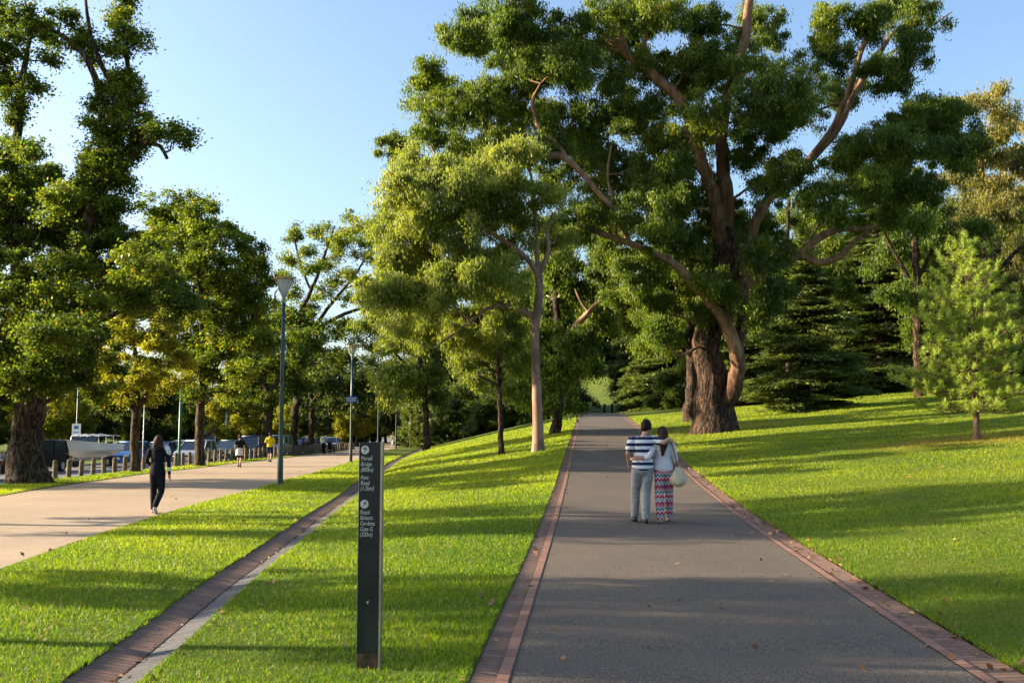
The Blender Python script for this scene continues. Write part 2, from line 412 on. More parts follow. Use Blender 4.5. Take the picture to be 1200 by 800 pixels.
def px_tree(name, label, base_px, Y, limbs, clumps, bark, leafm, leaf, seed, cat='tree', group=None, spread=3.0, tint0=.45, limb_bark=None, bark_of={}, lscale=1.0,
            mode='mixed', lai=3.4, sub=.33, squash=.8, flare=1.5, sides=14, lobes=.05, trunk_sides=None, shell=.5, front=None, maxleaf=9000, droop=0.0, wob=.25):
    """A tree whose main limbs and foliage masses are listed as seen, each mass at a depth of its own round the trunk."""
    rng = np.random.default_rng(seed); k = Y / FPX
    bx = at(base_px, 500, Y)[0]; base = np.array([bx, Y, float(h(bx, Y))])
    root = empty(name, base, label, cat, group)
    lim = []
    for li, L in enumerate(limbs):
        P = np.array([at(p[0], p[1], Y) + 0 for p in L]); dy = np.array([p[3] if len(p) > 3 else 0.0 for p in L])
        for q in range(len(P)):
            P[q] = at(L[q][0], L[q][1], Y + dy[q])
        ra = np.array([p[2] * k for p in L]) * (lscale if li else 1); P -= base
        if li == 0: P[0][2] = -.15
        pts, ra = smooth_line(P, ra, max(.18, ra.max() * .5) if li == 0 else .25, rng, wob)
        if li == 0:
            z = pts[:, 2]; ra = ra * (1 + (flare - 1) * np.exp(-np.maximum(z, 0) / (.9 * ra[0] + .1)))
        lim.append((pts, ra))
        tb = Tubes()
        if li == 0: tb.add(pts, ra, trunk_sides or max(16, sides), lobes, rng)
        else: tb.add(pts, ra, sides, lobes * .6, rng)
        link('trunk' if li == 0 else 'limb', tb.mesh('trunk' if li == 0 else 'limb'), bark_of.get(li) or (bark if (li == 0 or not limb_bark) else limb_bark), root)
    cl = []
    for c in clumps:
        dy = (c[3] if len(c) > 3 and c[3] is not None else rng.uniform(-spread, spread)); ts = c[4] if len(c) > 4 else 0
        p = at(c[0], c[1], Y + dy) - base; cl.append((p, 1.27 * c[2] * (Y + dy) / FPX, ts))
    tw, LP, LT = grow(base, lim, cl, rng, leaf[0], leaf[1], lai, sub, squash, mode, tint0, shell=shell, maxleaf=maxleaf, droop=droop)
    link('branches', tw.mesh('branches'), limb_bark or bark, root)
    link('crown', leaf_mesh('crown', LP, leaf[0], leaf[1], mode, rng, LT), leafm, root)
    return root

B_DARK = bark_mat('rough_dark_bark', (.010, .007, .005), (.125, .072, .042), 7, 1.3, 1.0, dist=.12)
B_ELM = bark_mat('furrowed_elm_bark', (.016, .011, .007), (.15, .098, .056), 9, 1.4, 1.0, dist=.11)
def gum_bark(cz=.10):
    t = NT('shedding_gum_bark'); v = t.coord('Object'); vs = t.coord('Object', (3.2, 3.2, .9)); vr = t.coord('Object', (8, 8, 1.6))
    sep = t.n.new('ShaderNodeSeparateXYZ'); t.l.new(v, sep.inputs[0]); n = t.noise(vs, 1.0, 7, .65, 1.2); r = t.noise(vr, 1.0, 8, .65, .9)
    sm = t.ramp(n, [(.30, (.10, .048, .03)), (.45, (.20, .105, .06)), (.60, (.30, .18, .105)), (.72, (.38, .26, .17))])
    ro = t.ramp(r, [(.35, (.012, .007, .005)), (.68, (.165, .080, .045))])
    k = t.ramp(t.math('ADD', t.math('MULTIPLY', sep.outputs[2], cz), t.math('MULTIPLY', n, .35)), [(.38, 1.0), (.62, 0.0)])
    hh = t.math('ADD', t.math('MULTIPLY', r, k), t.math('MULTIPLY', n, .12))
    return t.done(t.bsdf(t.mix(k, sm, ro), .85, t.bump(hh, 1.0, .10), .2))
B_GUM = gum_bark(); B_STEM = gum_bark(.030)
B_PALE = bark_mat('pale_gum_bark', (.24, .13, .09), (.40, .25, .18), 1.6, .7, .25, (.17, .11, .085), .01)
B_PINE = bark_mat('scaly_pine_bark', (.10, .06, .045), (.28, .17, .12), 22, 9, .8, dist=.02)
L_GUM = leaf_mat('gum_leaves_deep', (.030, .054, .007), (.080, .122, .013), (.20, .225, .022), .45)
L_LEMON = leaf_mat('gum_leaves_pale', (.060, .080, .016), (.155, .185, .034), (.30, .31, .06), .48)
L_ELM = leaf_mat('elm_leaves', (.030, .050, .008), (.082, .116, .013), (.19, .215, .022), .48, accent=(.42, .20, .03))
L_YEL = leaf_mat('turning_leaves', (.07, .08, .010), (.18, .18, .015), (.35, .31, .02), .48, accent=(.50, .22, .03))
L_DARK = leaf_mat('wood_leaves', (.022, .036, .010), (.058, .084, .016), (.14, .165, .025), .40)
L_CEDAR = leaf_mat('cedar_needles', (.034, .052, .018), (.090, .120, .034), (.20, .225, .050), .34)
L_PINE = leaf_mat('pine_needles', (.09, .14, .03), (.22, .28, .06), (.43, .45, .13), .46)
L_GOLD = leaf_mat('golden_leaves', (.055, .065, .018), (.13, .13, .035), (.27, .22, .055), .42)

# ---------------------------------------------------------------- the old gum to the right of the path
GUM = [(545,45,25),(565,32,26),(600,12,26),(620,40,30),(645,55,42),(610,82,36),(680,45,36),(495,90,20),(515,106,22),(460,176,19),(500,150,30),(540,140,38),
 (590,150,34),(575,110,28),(710,120,46),(680,152,32),(760,146,38),(680,80,34),(715,78,28),(650,213,24),(700,208,40),(750,200,40),(668,262,28),(722,250,34),
 (770,250,38),(752,310,24),(792,295,34),(640,170,26),(600,195,22),(560,185,24),(530,205,22),(630,125,28),(480,205,18),
 (715,12,34),(750,25,26),(785,18,34),(830,28,30),(868,58,28),(845,85,26),(800,100,28),(765,72,22),(890,22,26),(905,48,16),(735,50,22),
 (832,78,26),(915,98,44),(945,122,36),(880,125,34),(825,140,32),(900,140,32),(970,30,24),(975,62,26),(1012,30,24),(1070,25,28),(1060,65,24),(1045,95,18),
 (992,108,20),(1032,80,20),(1040,15,22),(1085,140,34),(1055,150,26),(1128,160,27),(1105,180,24),(1060,200,30),(1020,180,20),(1085,222,24),(1040,240,16),(1020,215,18),
 (900,262,34),(868,265,30),(832,252,34),(820,305,36),(895,300,32),(865,322,26),(815,342,28),(805,225,34),(875,180,24),(905,212,22),(930,195,18),
 (790,180,30),(770,215,28),(735,345,26),(765,362,22),(790,340,26),(905,345,24),(885,365,20),(715,300,18),(775,390,16),(700,320,16),(1010,262,14),(985,190,20),(1002,212,22),(962,228,20),(1042,172,24),(1028,228,20),(978,252,18),(1000,168,15),(1048,252,18),(1078,262,16),(700,255,24),(690,180,28)]
rg = random.Random(4)
gum_cl = []
for (x, y, r) in GUM:
    dy = rg.uniform(-4.5, 4.0)
    if 780 < x < 920 and y > 220: dy = rg.choice([-2.5, 2.5, 3.5]) if x > 860 else rg.uniform(1, 4)
    gum_cl.append((x, y, r, dy, rg.uniform(-.08, .1)))
for (x, y, r) in list(GUM):
    if r < 24 or (x > 955 and y < 125) or rg.random() < .32: continue
    gum_cl.append((x + rg.uniform(-26, 26), y + rg.uniform(-14, 26), r * rg.uniform(.7, .95), rg.uniform(-5, 5) if not (790 < x < 900 and 130 < y < 250) else rg.uniform(1, 5), rg.uniform(-.1, .1)))
px_tree('gum_tree', 'huge old gum tree with thick rough trunk, right of the asphalt path', 838, 45,
  [[(838,503,23),(838,480,21),(836,455,19),(833,425,16),(832,400,15),(835,370,15),(842,330,14),(848,300,14),(848,270,13)],
   [(842,503,10,.1),(848,480,12,-.2),(860,448,11,-.7),(864,420,10,-1.0),(856,392,9,-1.2),(842,368,8,-1.4),(822,342,7,-1.8),(795,315,6,-2.2),(768,298,5,-2.5),(738,285,4.5,-2.7),(700,272,4,-3),(672,262,2.5,-3.2)],
   [(850,470,8,-.1),(862,440,8,-.5),(866,400,9,-.2),(872,370,9,0),(874,335,8,.3),(870,318,8,.4),(876,290,8,.8),(896,240,7.5,1.2),(925,215,7,1.5),(955,182,6.5,1.8),(980,152,6,2),(1000,112,5,2),(1028,65,4,2),(1050,35,3,2)],
   [(848,275,12,0),(849,245,11,0),(848,210,10,0),(846,160,9,0),(850,120,8,0),(862,85,7.5,-.3),(872,50,7,-.5),(878,0,6,-.6),(874,-60,4,-.6)],
   [(846,285,10,-.3),(838,240,9.5,-.8),(826,195,9,-1.2),(812,160,8,-1.5),(800,122,7.5,-1.8),(770,90,7,-2),(742,70,6.5,-2),(722,52,5,-2),(700,35,3.5,-2)],
   [(735,62,5,-2),(726,40,4,-2),(730,15,3.5,-2),(742,-25,2.5,-2)],
   [(745,72,4,-2),(755,50,3.5,-2.2),(758,20,3,-2.2),(765,-30,2.5,-2.2)],
   [(950,185,5,1.8),(975,150,4,1.2),(995,105,4.5,1),(1005,70,4.5,.8),(1022,30,4,.6),(1037,-10,3,.5)],
   [(1045,62,2.4,2),(1070,45,2,1.8),(1095,28,1.5,1.6),(1116,14,.8,1.5)],
   [(874,335,6,.3),(905,315,5.5,.2),(938,296,5.5,0),(962,278,5.5,0),(985,268,5,0),(1012,268,4,0),(1052,262,2.5,.4)],
   [(938,298,5,0),(960,308,5,-.3),(985,300,4.5,-.5),(1000,285,4,-.5),(1020,270,3.5,-.4)],
   [(738,285,3.5,-2.7),(722,250,3.2,-2.8),(692,215,3.5,-2.9),(664,187,4.5,-3),(640,183,4,-3.2),(610,190,3.5,-3.4),(575,196,3,-3.6),(545,192,2.2,-3.6),(513,183,1.5,-3.5)],
   [(664,187,3.5,-3),(650,165,3,-3),(632,150,2.8,-2.8),(624,120,2.6,-2.6),(634,98,2,-2.5)],
   [(722,275,2.2,-2.8),(718,235,2,-2.6),(712,205,1.6,-2.4),(716,170,1.2,-2.2)]],
  gum_cl, B_DARK, L_GUM, (.17, .05), 11, limb_bark=B_GUM, lscale=.84, bark_of={3: B_STEM, 4: B_STEM, 2: gum_bark(.05)}, mode='hang', lai=4.6, sub=.34, flare=1.28, sides=14, trunk_sides=44, lobes=.10, shell=.42, squash=.85, maxleaf=6500)

# ---------------------------------------------------------------- slender gums left of the path
LEM = [(480,262,28),(500,232,30),(540,222,30),(580,232,28),(602,212,24),(452,272,18),(462,308,22),(500,300,30),(545,290,28),(590,300,24),(615,262,24),(570,255,22),
 (480,345,26),(520,340,28),(560,330,26),(600,330,20),(500,380,20),(462,222,20),(470,250,22),(540,398,16),(575,385,16),(640,235,22),(655,280,20),(530,262,26),(465,385,16),(455,340,18),(610,180,22),(570,195,22),(520,200,22),(485,190,16)]
px_tree('gum_tree', 'tall slender gum tree with smooth pinkish trunk standing nearest the left edge of the path', 631, 38,
  [[(631,516,6.6),(630,480,5.9),(628,440,5.3),(627,400,5.0),(628,372,5.2),(632,345,5.0),(631,322,4.6)],
   [(631,324,4.2),(622,308,3.6),(603,290,3.4),(585,279,3,.3),(562,262,2.2,.6),(545,240,1.6,.8)],
   [(631,324,3.6),(629,295,3.4),(628,270,3),(626,235,2.6),(622,205,2),(612,180,1.4)],
   [(631,324,4.0),(638,308,3.4),(643,292,3),(641,272,2.4),(648,250,1.6)],
   [(627,374,4.2),(612,364,3.6),(590,359,3.2),(570,362,2.8,-.3),(552,376,2.4,-.6),(530,392,1.8,-.8),(508,408,1.2,-1)],
   [(592,359,2.4),(582,345,2.2,.2),(570,336,1.8,.4),(560,318,1.4,.6)],
   [(552,376,1.8,-.6),(540,368,1.4,-1),(528,352,1.2,-1.2),(515,330,1,-1.4)]],
  [(x, y, r, None, rg.uniform(-.1, .15)) for x, y, r in LEM] + [(x + rg.uniform(-16, 16), y + rg.uniform(-10, 20), r * .85, None, rg.uniform(-.1, .1)) for x, y, r in LEM if x < 600], B_PALE, L_LEMON, (.17, .04), 12, wob=.07, lscale=.85, mode='hang', lai=3.0, sub=.36, spread=2.6, flare=1.3, shell=.5, squash=1.0, lobes=.03, maxleaf=6000)
px_tree('gum_tree', 'thin young gum tree with narrow trunk just left of the tall pinkish gum', 587, 39.5,
  [[(587,515,3.4),(586,480,3),(584,440,2.6),(583,400,2.3),(584,370,2),(582,340,1.5)],
   [(584,440,1.8),(570,428,1.4,.3),(558,415,1,.4)], [(585,410,1.6),(575,388,1.2,.2),(566,372,.9,.3)], [(585,452,1.4),(574,446,1.1,-.3),(560,440,.8,-.5)]],
  [(560,402,18),(545,428,16),(572,422,16),(600,382,16),(612,425,16),(590,358,20),(560,370,18),(540,372,14),(560,446,11),(603,405,14),(535,405,13),(575,345,16)],
  B_DARK, L_LEMON, (.15, .04), 13, mode='hang', lai=2.4, sub=.3, spread=1.4, flare=1.3, tint0=.38, squash=.95, lobes=.03)
px_tree('gum_tree', 'dark gum tree with a pale slanting limb behind the tall pinkish gum', 655, 52,
  [[(652,503,6),(655,470,5.5),(660,440,5),(655,400,4.5),(652,350,4),(650,300,3)],
   [(660,440,4,-.5),(664,400,3.6,-1),(678,378,3.4,-1.2),(692,363,3.2,-1.4),(712,348,2.6,-1.6),(736,334,1.6,-1.8)],
   [(690,365,2,-1.4),(680,352,1.6,-1.4),(674,338,1,-1.4)]],
  [(x, y, r, None, rg.uniform(-.15, .12)) for x, y, r in [(640,350,24),(660,320,28),(690,340,24),(625,395,22),(650,400,24),(680,400,24),(705,330,22),(700,375,20),(730,350,20),(640,440,20),(665,435,22),(685,430,18),(615,430,18),(630,470,16),(665,470,16),(650,290,22),(700,295,18),(740,375,18),(718,300,20),(605,460,16)]],
  B_DARK, L_GUM, (.20, .07), 14, limb_bark=B_PALE, mode='hang', lai=3.6, sub=.45, spread=2.6, flare=1.3)
px_tree('gum_tree', 'gum tree with bright hanging foliage at the end of the brick gutter', 500, 80,
  [[(500,524,4),(499,490,3.6),(497,450,3.2),(490,410,2.6),(485,370,2)], [(497,450,2.2),(478,430,1.8),(462,412,1.2)], [(495,440,2),(520,415,1.6),(540,400,1)]],
  [(x, y, r, d, t) for x, y, r, d, t in [(456,462,13,-3,.35),(448,445,12,-3,.3),(462,430,14,-2,.2),(478,440,16,-2,.1),(500,440,20,0,-.1),(480,400,20,0,.1),(455,400,16,0,.15),(470,370,20,1,.1),(500,400,22,1,-.1),(525,420,20,2,-.1),(452,475,9,-3,.35),(445,370,18,1,.15),(440,335,16,2,.2),(470,335,20,2,0),(430,350,13,2,.1),(500,360,20,2,-.05),(484,460,14,0,-.2),(510,465,14,1,-.2),(432,380,14,1,.05)]],
  B_DARK, L_LEMON, (.30, .09), 15, mode='hang', lai=3.2, sub=.5, tint0=.35, flare=1.3)

# ---------------------------------------------------------------- elms beside the gravel path
ELM1 = [(20,420,48,-1),(-45,400,55,0),(80,405,42,-2),(60,345,52,0),(0,340,55,1),(125,345,42,0),(165,345,34,-1),(205,345,26,0),(110,292,42,0),(55,268,38,0),(5,268,42,0),(150,295,36,1),(180,318,26,-1),
 (-40,300,50,0),(30,225,26,0),(45,205,20,1),(10,225,28,0),(60,240,26,-1),(0,185,22,0),(25,178,16,-1),(-30,230,34,0),
 (22,118,16,0),(38,100,15,0),(5,95,20,0),(10,55,24,0),(35,28,22,0),(60,45,18,1),(75,18,14,0),(0,20,26,0),(60,72,12,0),(-25,60,26,0),(15,140,12,0),
 (125,210,24,0),(120,182,24,0),(145,178,20,0),(118,150,20,0),(145,140,22,0),(160,160,16,0),(140,108,24,0),(125,122,20,0),(160,118,12,0),(150,88,14,0),(100,215,20,0),(100,240,22,0),(135,240,22,0),(112,262,24,0),
 (190,160,14,-.5),(207,152,12,-.5),(215,165,10,-.5),(180,148,9,-.5),(222,158,6,-.5),
 (150,42,16,0),(165,50,11,0),(142,22,16,0),(148,2,14,0),(100,50,14,0),(85,55,10,0),(108,70,10,0),(95,35,9,0),(125,60,10,0),(140,60,12,0),(40,450,30,-1.5),(90,440,24,-1),(-20,450,40,0),(0,385,40,-2.5),(60,390,34,-3)]
px_tree('elm_tree', 'biggest elm tree at the left edge with broad furrowed trunk beside the gravel path', 30, 34.2,
  [[(31,572,18.5),(31,555,17.5),(31,530,16.5),(32,500,16),(33,470,16),(36,440,14)],
   [(36,445,12),(50,400,10.5),(70,350,9.5),(90,300,8.5),(108,250,7.5),(116,215,7),(118,185,6.5),(128,165,5.5),(140,140,5),(150,115,4),(150,80,3),(148,40,2)],
   [(36,445,11),(30,390,9),(22,320,7.5),(18,250,6),(18,200,5.5),(22,130,5),(25,105,4.5),(30,70,3),(38,30,2)],
   [(30,420,8),(0,390,7),(-40,360,5),(-80,330,3)],
   [(118,190,5),(120,130,4.2),(112,95,4),(98,65,3.4),(78,45,2.6),(50,32,2),(20,28,1.4),(-10,18,1)],
   [(136,135,4),(132,105,3.4),(118,75,3),(108,50,2.4),(102,15,2),(98,-20,1.4)],
   [(150,150,3),(160,160,3),(175,168,2.8),(188,172,2.4),(196,186,2)],
   [(45,430,6),(80,400,5),(110,380,4),(140,365,2.6)]],
  [(x, y, r, d * 1.6 + rg.uniform(-2.2, 2.2) * (1 if y > 230 else .3), rg.uniform(-.12, .12)) for x, y, r, d in ELM1 + [(x + rg.uniform(-30, 30), y + rg.uniform(-18, 26), r * .75, -d + rg.uniform(-1.5, 1.5)) for x, y, r, d in ELM1 if y > 235] + [(x + rg.uniform(-12, 12), y + rg.uniform(-10, 10), r * .8, d + rg.uniform(-1, 1)) for x, y, r, d in ELM1 if 150 < y <= 235 and x < 170]], B_ELM, L_ELM, (.115, .075), 21, mode='mixed', lai=3.0, sub=.33,
  flare=1.45, sides=12, trunk_sides=40, lobes=.10, shell=.5, maxleaf=7000)
px_tree('elm_tree', 'small elm tree with yellow-green autumn leaves behind the woman in black', 157, 43.5,
  [[(158,556,5.5),(158,530,5),(158,505,5),(160,480,5),(160,450,4)], [(160,485,3.2),(148,462,2.6),(138,438,2)], [(161,480,3),(175,455,2.4),(188,425,1.6)], [(160,450,3),(158,410,2.4),(155,370,1.6)]],
  [(150,402,30),(120,420,20),(190,410,28),(170,440,22),(140,450,16),(112,442,12),(200,450,18),(160,368,26),(122,385,20),(195,375,22),(150,470,10),(172,470,12),(130,462,9),(210,425,16),(105,405,12)],
  B_ELM, L_YEL, (.13, .085), 22, wob=.08, lai=2.4, sub=.34, spread=2.0, flare=1.3, lobes=.05)
px_tree('elm_tree', 'leafy elm tree beyond the yellow elm with its crown above the parked cars', 234, 52,
  [[(234,544,6),(234,520,5.2),(234,490,5),(236,460,4.5),(238,420,4)], [(235,475,3),(218,440,2.5),(205,400,2),(200,350,1.4)], [(236,460,3),(258,420,2.4),(272,380,2),(280,340,1.4)], [(238,425,3.5),(236,370,3),(232,310,2),(228,270,1.4)], [(236,514,2),(246,508,1.6),(256,498,1)]],
  [(x, y, r, None, rg.uniform(-.12, .12)) for x, y, r in [(230,400,32),(265,392,32),(292,400,22),(212,380,26),(250,438,26),(285,438,18),(300,370,22),(228,462,12),(212,238,18),(182,252,22),(232,262,24),(266,272,20),(290,292,20),(252,302,32),(202,300,34),(288,322,22),(232,342,32),(280,350,24),(190,345,26),(310,335,14),(225,430,20),(300,310,14),(245,240,12),(270,460,12),(215,275,20),(240,320,26),(265,330,22),(270,370,24),(215,420,20),(240,372,24),(300,350,18),(255,415,20),(175,290,22),(190,320,22),(305,400,18),(225,245,14)]],
  B_ELM, L_ELM, (.15, .10), 23, wob=.08, lai=3.0, sub=.42, spread=3.2, flare=1.3, tint0=.5)
px_tree('elm_tree', 'elm tree with a stout brown trunk behind the runner in yellow', 314, 80,
  [[(313,533,6.5),(313,515,5.6),(314,490,5.2),(316,460,4.5)], [(316,462,3),(300,430,2.4),(290,400,1.6)], [(316,462,3),(335,430,2.4),(350,400,1.6)]],
  [(x, y, r, None, rg.uniform(-.15, .05)) for x, y, r in [(300,440,20),(330,440,20),(350,420,20),(315,410,22),(285,420,18),(350,455,14),(280,460,14),(320,470,10),(365,400,18),(335,380,20),(300,385,18),(275,440,14),(355,380,16)]],
  B_ELM, L_ELM, (.24, .15), 24, wob=.08, lai=3.2, sub=.6, spread=3, flare=1.3, tint0=.42)
px_tree('elm_tree', 'open-crowned elm with bare dark limbs showing above the second street lamp', 347, 88,
  [[(344,531,4.5),(345,500,4),(348,460,3.8),(340,420,3.6),(342,395,3.4)], [(342,400,2.6),(350,370,2.4),(365,340,2.2),(380,300,1.6),(392,265,1)], [(348,430,3),(362,395,2.6),(395,372,2.2),(425,362,1.8),(452,372,1.2)],
   [(365,342,1.6),(352,310,1.4),(345,280,1)], [(362,395,2.4),(385,360,2),(410,330,1.5),(430,300,1)], [(340,410,2),(325,375,1.6),(322,345,1)]],
  [(x, y, r, None, t) for x, y, r, t in [(350,278,14,0),(372,268,13,.05),(340,305,13,0),(368,315,14,0),(400,288,15,.25),(422,270,15,.1),(432,300,15,.2),(395,330,13,0),(345,345,12,-.1),(412,320,12,.25),(380,345,12,-.1),(425,335,12,.1),(360,360,14,-.15),(405,352,10,.1),(328,330,9,0),(445,285,12,.1),(385,285,10,.1),(440,265,12,.1),(410,255,9,.1),(395,385,18,-.15),(420,395,16,-.1),(375,410,20,-.2),(405,420,18,-.15),(440,410,14,-.1),(360,295,12,0),(335,325,12,0),(385,310,12,.1),(350,375,14,-.1),(330,360,12,-.1),(425,285,12,.15),(440,330,12,.1),(395,300,10,.2),(320,390,14,-.15),(345,400,15,-.15),(405,275,10,.2),(372,385,14,-.15)]],
  B_DARK, L_ELM, (.22, .14), 25, lai=1.7, sub=.6, spread=3.5, flare=1.3, tint0=.55, shell=.7)
px_tree('elm_tree', 'dark elm tree standing behind the second street lamp', 366, 98,
  [[(364,527,3.6),(365,500,3.2),(366,470,3)], [(366,472,2),(380,450,1.6),(392,425,1)]],
  [(x, y, r, None, rg.uniform(-.2, 0)) for x, y, r in [(355,455,14),(375,450,16),(395,450,15),(410,460,13),(420,445,14),(385,475,11),(430,470,12),(400,478,9),(350,475,9),(365,430,15),(395,425,15),(420,480,9),(436,430,13),(440,455,12),(372,492,6)]],
  B_DARK, L_DARK, (.30, .18), 26, lai=3.4, sub=.7, spread=3, flare=1.3)
px_tree('pine_tree', 'dark straight trunk rising behind the left side of the huge old gum', 810, 58,
  [[(810,474,7.5),(810,440,6.4),(810,400,6),(810,360,5.5),(812,300,4.5)], [(811,420,2),(795,405,1.6),(780,395,1)]],
  [(x, y, r, None, t) for x, y, r, t in [(790,400,16,.0),(775,385,18,.1),(800,370,20,0),(825,360,18,0),(760,405,14,0),(840,390,18,-.1),(850,360,18,-.1),(780,350,20,0),(805,330,20,0)]],
  B_DARK, L_GUM, (.24, .07), 27, mode='hang', lai=3.0, sub=.5, spread=2.5, flare=1.3)
px_tree('gum_tree', 'tall gum with golden sunlit top behind the young pine at the right edge', 1165, 68,
  [[(1162,462,7),(1160,400,6),(1158,340,5.5),(1155,280,5),(1150,220,4),(1150,160,3)], [(1155,285,3.4),(1175,240,2.8),(1190,190,2)], [(1157,320,3),(1130,280,2.4),(1110,240,1.8)], [(1158,330,3),(1185,300,2.4),(1210,280,1.6)]],
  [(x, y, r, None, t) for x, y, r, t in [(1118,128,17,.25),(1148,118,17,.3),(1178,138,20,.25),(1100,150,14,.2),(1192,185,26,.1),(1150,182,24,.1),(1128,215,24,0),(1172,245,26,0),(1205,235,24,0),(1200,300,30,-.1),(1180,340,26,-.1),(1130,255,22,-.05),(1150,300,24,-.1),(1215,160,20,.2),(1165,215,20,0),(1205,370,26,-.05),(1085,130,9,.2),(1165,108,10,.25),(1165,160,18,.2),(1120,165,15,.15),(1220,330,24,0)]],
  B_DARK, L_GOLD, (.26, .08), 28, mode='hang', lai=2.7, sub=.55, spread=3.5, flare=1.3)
px_tree('gum_tree', 'dark leafy gum behind the horizontal limb of the huge old gum', 1078, 64,
  [[(1078,462,6),(1076,400,5),(1074,340,4.5),(1072,280,4),(1070,230,3)], [(1074,330,2.6),(1095,290,2.2),(1110,260,1.6)], [(1074,340,2.6),(1050,300,2.2),(1035,270,1.6)]],
  [(x, y, r, None, rg.uniform(-.15, .05)) for x, y, r in [(1050,290,18),(1100,270,22),(1085,310,20),(1110,320,22),(1060,255,16),(1120,290,20),(1075,350,22),(1105,365,22),(1050,340,18),(1030,310,14),(1135,345,18),(1090,240,18),(1140,265,16),(1120,400,18),(1070,390,18)]],
  B_DARK, L_GUM, (.25, .08), 29, mode='hang', lai=3.0, sub=.5, spread=3, flare=1.3)
px_tree('gum_tree', 'slim grey-green gum filling the gap between the huge old gum and the cedar', 925, 70,
  [[(925,472,4),(924,420,3.6),(922,350,3.2),(922,290,2.6),(925,230,2)], [(922,330,2),(945,290,1.6),(960,260,1)], [(922,340,2),(900,300,1.6),(890,270,1)]],
  [(x, y, r, None, rg.uniform(-.1, .1)) for x, y, r in [(925,255,16),(945,235,14),(905,290,18),(945,290,18),(965,265,14),(925,320,20),(955,330,20),(985,325,18),(900,340,18),(880,330,16),(975,290,15),(1000,340,16),(930,360,20),(960,370,20),(900,380,18),(990,375,18),(860,380,14),(980,245,12),(1000,230,12)]],
  B_DARK, L_GUM, (.26, .08), 30, wob=.1, mode='hang', lai=2.5, sub=.5, spread=3, flare=1.3, tint0=.5)

# ---------------------------------------------------------------- cedars, young pine
def cedar(name, label, loc, H, Rm, seed, group=None, leafL=.30, leafW=.10, dens=1.0, z0=.5, mat=None):
    rng = np.random.default_rng(seed); root = empty(name, loc, label, 'tree', group)
    tb = Tubes(); tb.add([(0, 0, -.2), (0, 0, H * .5), (rng.normal(0, .1), 0, H)], [.035 * H, .02 * H, .01], 12, .04, rng)
    link('trunk', tb.mesh('trunk'), B_DARK, root)
    br = Tubes(); LP = []; LD = []; LT = []; z = z0
    while z < H * .98:
        for _ in range(5 if z < H * .7 else 4):
            a = rng.uniform(0, 2 * np.pi); f = z / H; ln = Rm * (1 - f) ** .75 * rng.uniform(.6, 1.1) * (1 if f > .12 else .85) + .25
            zz = z + rng.uniform(-.25, .25); dv = np.array([math.cos(a), math.sin(a), 0]); sl = rng.uniform(-.06, .12) + .12 * f
            pts = [np.array([0, 0, zz]) + dv * ln * t + np.array([0, 0, 1]) * ln * (sl * t - .22 * t * t) for t in (0, .35, .7, 1)]
            P, ra = smooth_line(pts, [.03 + .012 * ln, .02 + .006 * ln, .015, .008], ln / 6); br.add(P, ra, 5)
            nsp = int(5 + ln * 4.5 * dens)
            tt = rng.uniform(.18, 1.0, nsp) ** .8; side = rng.normal(0, .20, nsp) * ln * (1.15 - .6 * tt)
            pv = np.array([-dv[1], dv[0], 0])
            for t, sd in zip(tt, side):
                i = min(len(P) - 1, int(t * (len(P) - 1))); c = P[i] + pv * sd + np.array([0, 0, -.08 * abs(sd) + rng.normal(0, .05)])
                m = int(26 * dens); q = rng.normal(0, 1, (m, 3)) * np.array([.24, .24, .045]); LP.append(c + q)
                LD.append(dv * .7 + pv * np.sign(sd) * .5 + rng.normal(0, .35, (m, 3)) * np.array([1, 1, .4]) - np.array([0, 0, .12]))
                LT.append(np.full(m, .42 + .25 * (t - .5) + rng.normal(0, .09)) + rng.normal(0, .08, m))
        z += rng.uniform(.38, .62) * (.6 + .04 * H)
    link('branches', br.mesh('branches'), B_DARK, root)
    LP = np.concatenate(LP); LD = np.concatenate(LD); LT = np.clip(np.concatenate(LT), 0, .97)
    link('crown', leaf_mesh('crown', LP, leafL, leafW, 'flat', rng, LT, LD), mat or L_CEDAR, root)
    return root
def gat(px, Y): x = float(at(px, 500, Y)[0]); return (x, Y, float(h(x, Y)))
cedar('cedar_tree', 'cedar with tiered branches between the old gum and the young pine', gat(945, 60), 9.8, 5.2, 31, dens=1.5)
cedar('cedar_tree', 'sunlit cedar with layered branches spreading at the far right end of the asphalt path', gat(782, 92), 11.5, 5.4, 32, dens=1.5, leafL=.4, leafW=.13)
cedar('cedar_tree', 'large dark cedar behind the left side of the young pine', gat(1035, 80), 17.5, 7.5, 33, dens=1.1, leafL=.42, leafW=.14)
cedar('cedar_tree', 'dark cedar just behind the trunk of the huge old gum', gat(868, 78), 10.5, 5.5, 34, dens=1.1, leafL=.4, leafW=.14)
cedar('cedar_tree', 'low pale green cedar sprawling beside the vista at the top of the asphalt path', gat(741, 104), 4.6, 2.6, 35, dens=1.2, leafL=.42, leafW=.14)

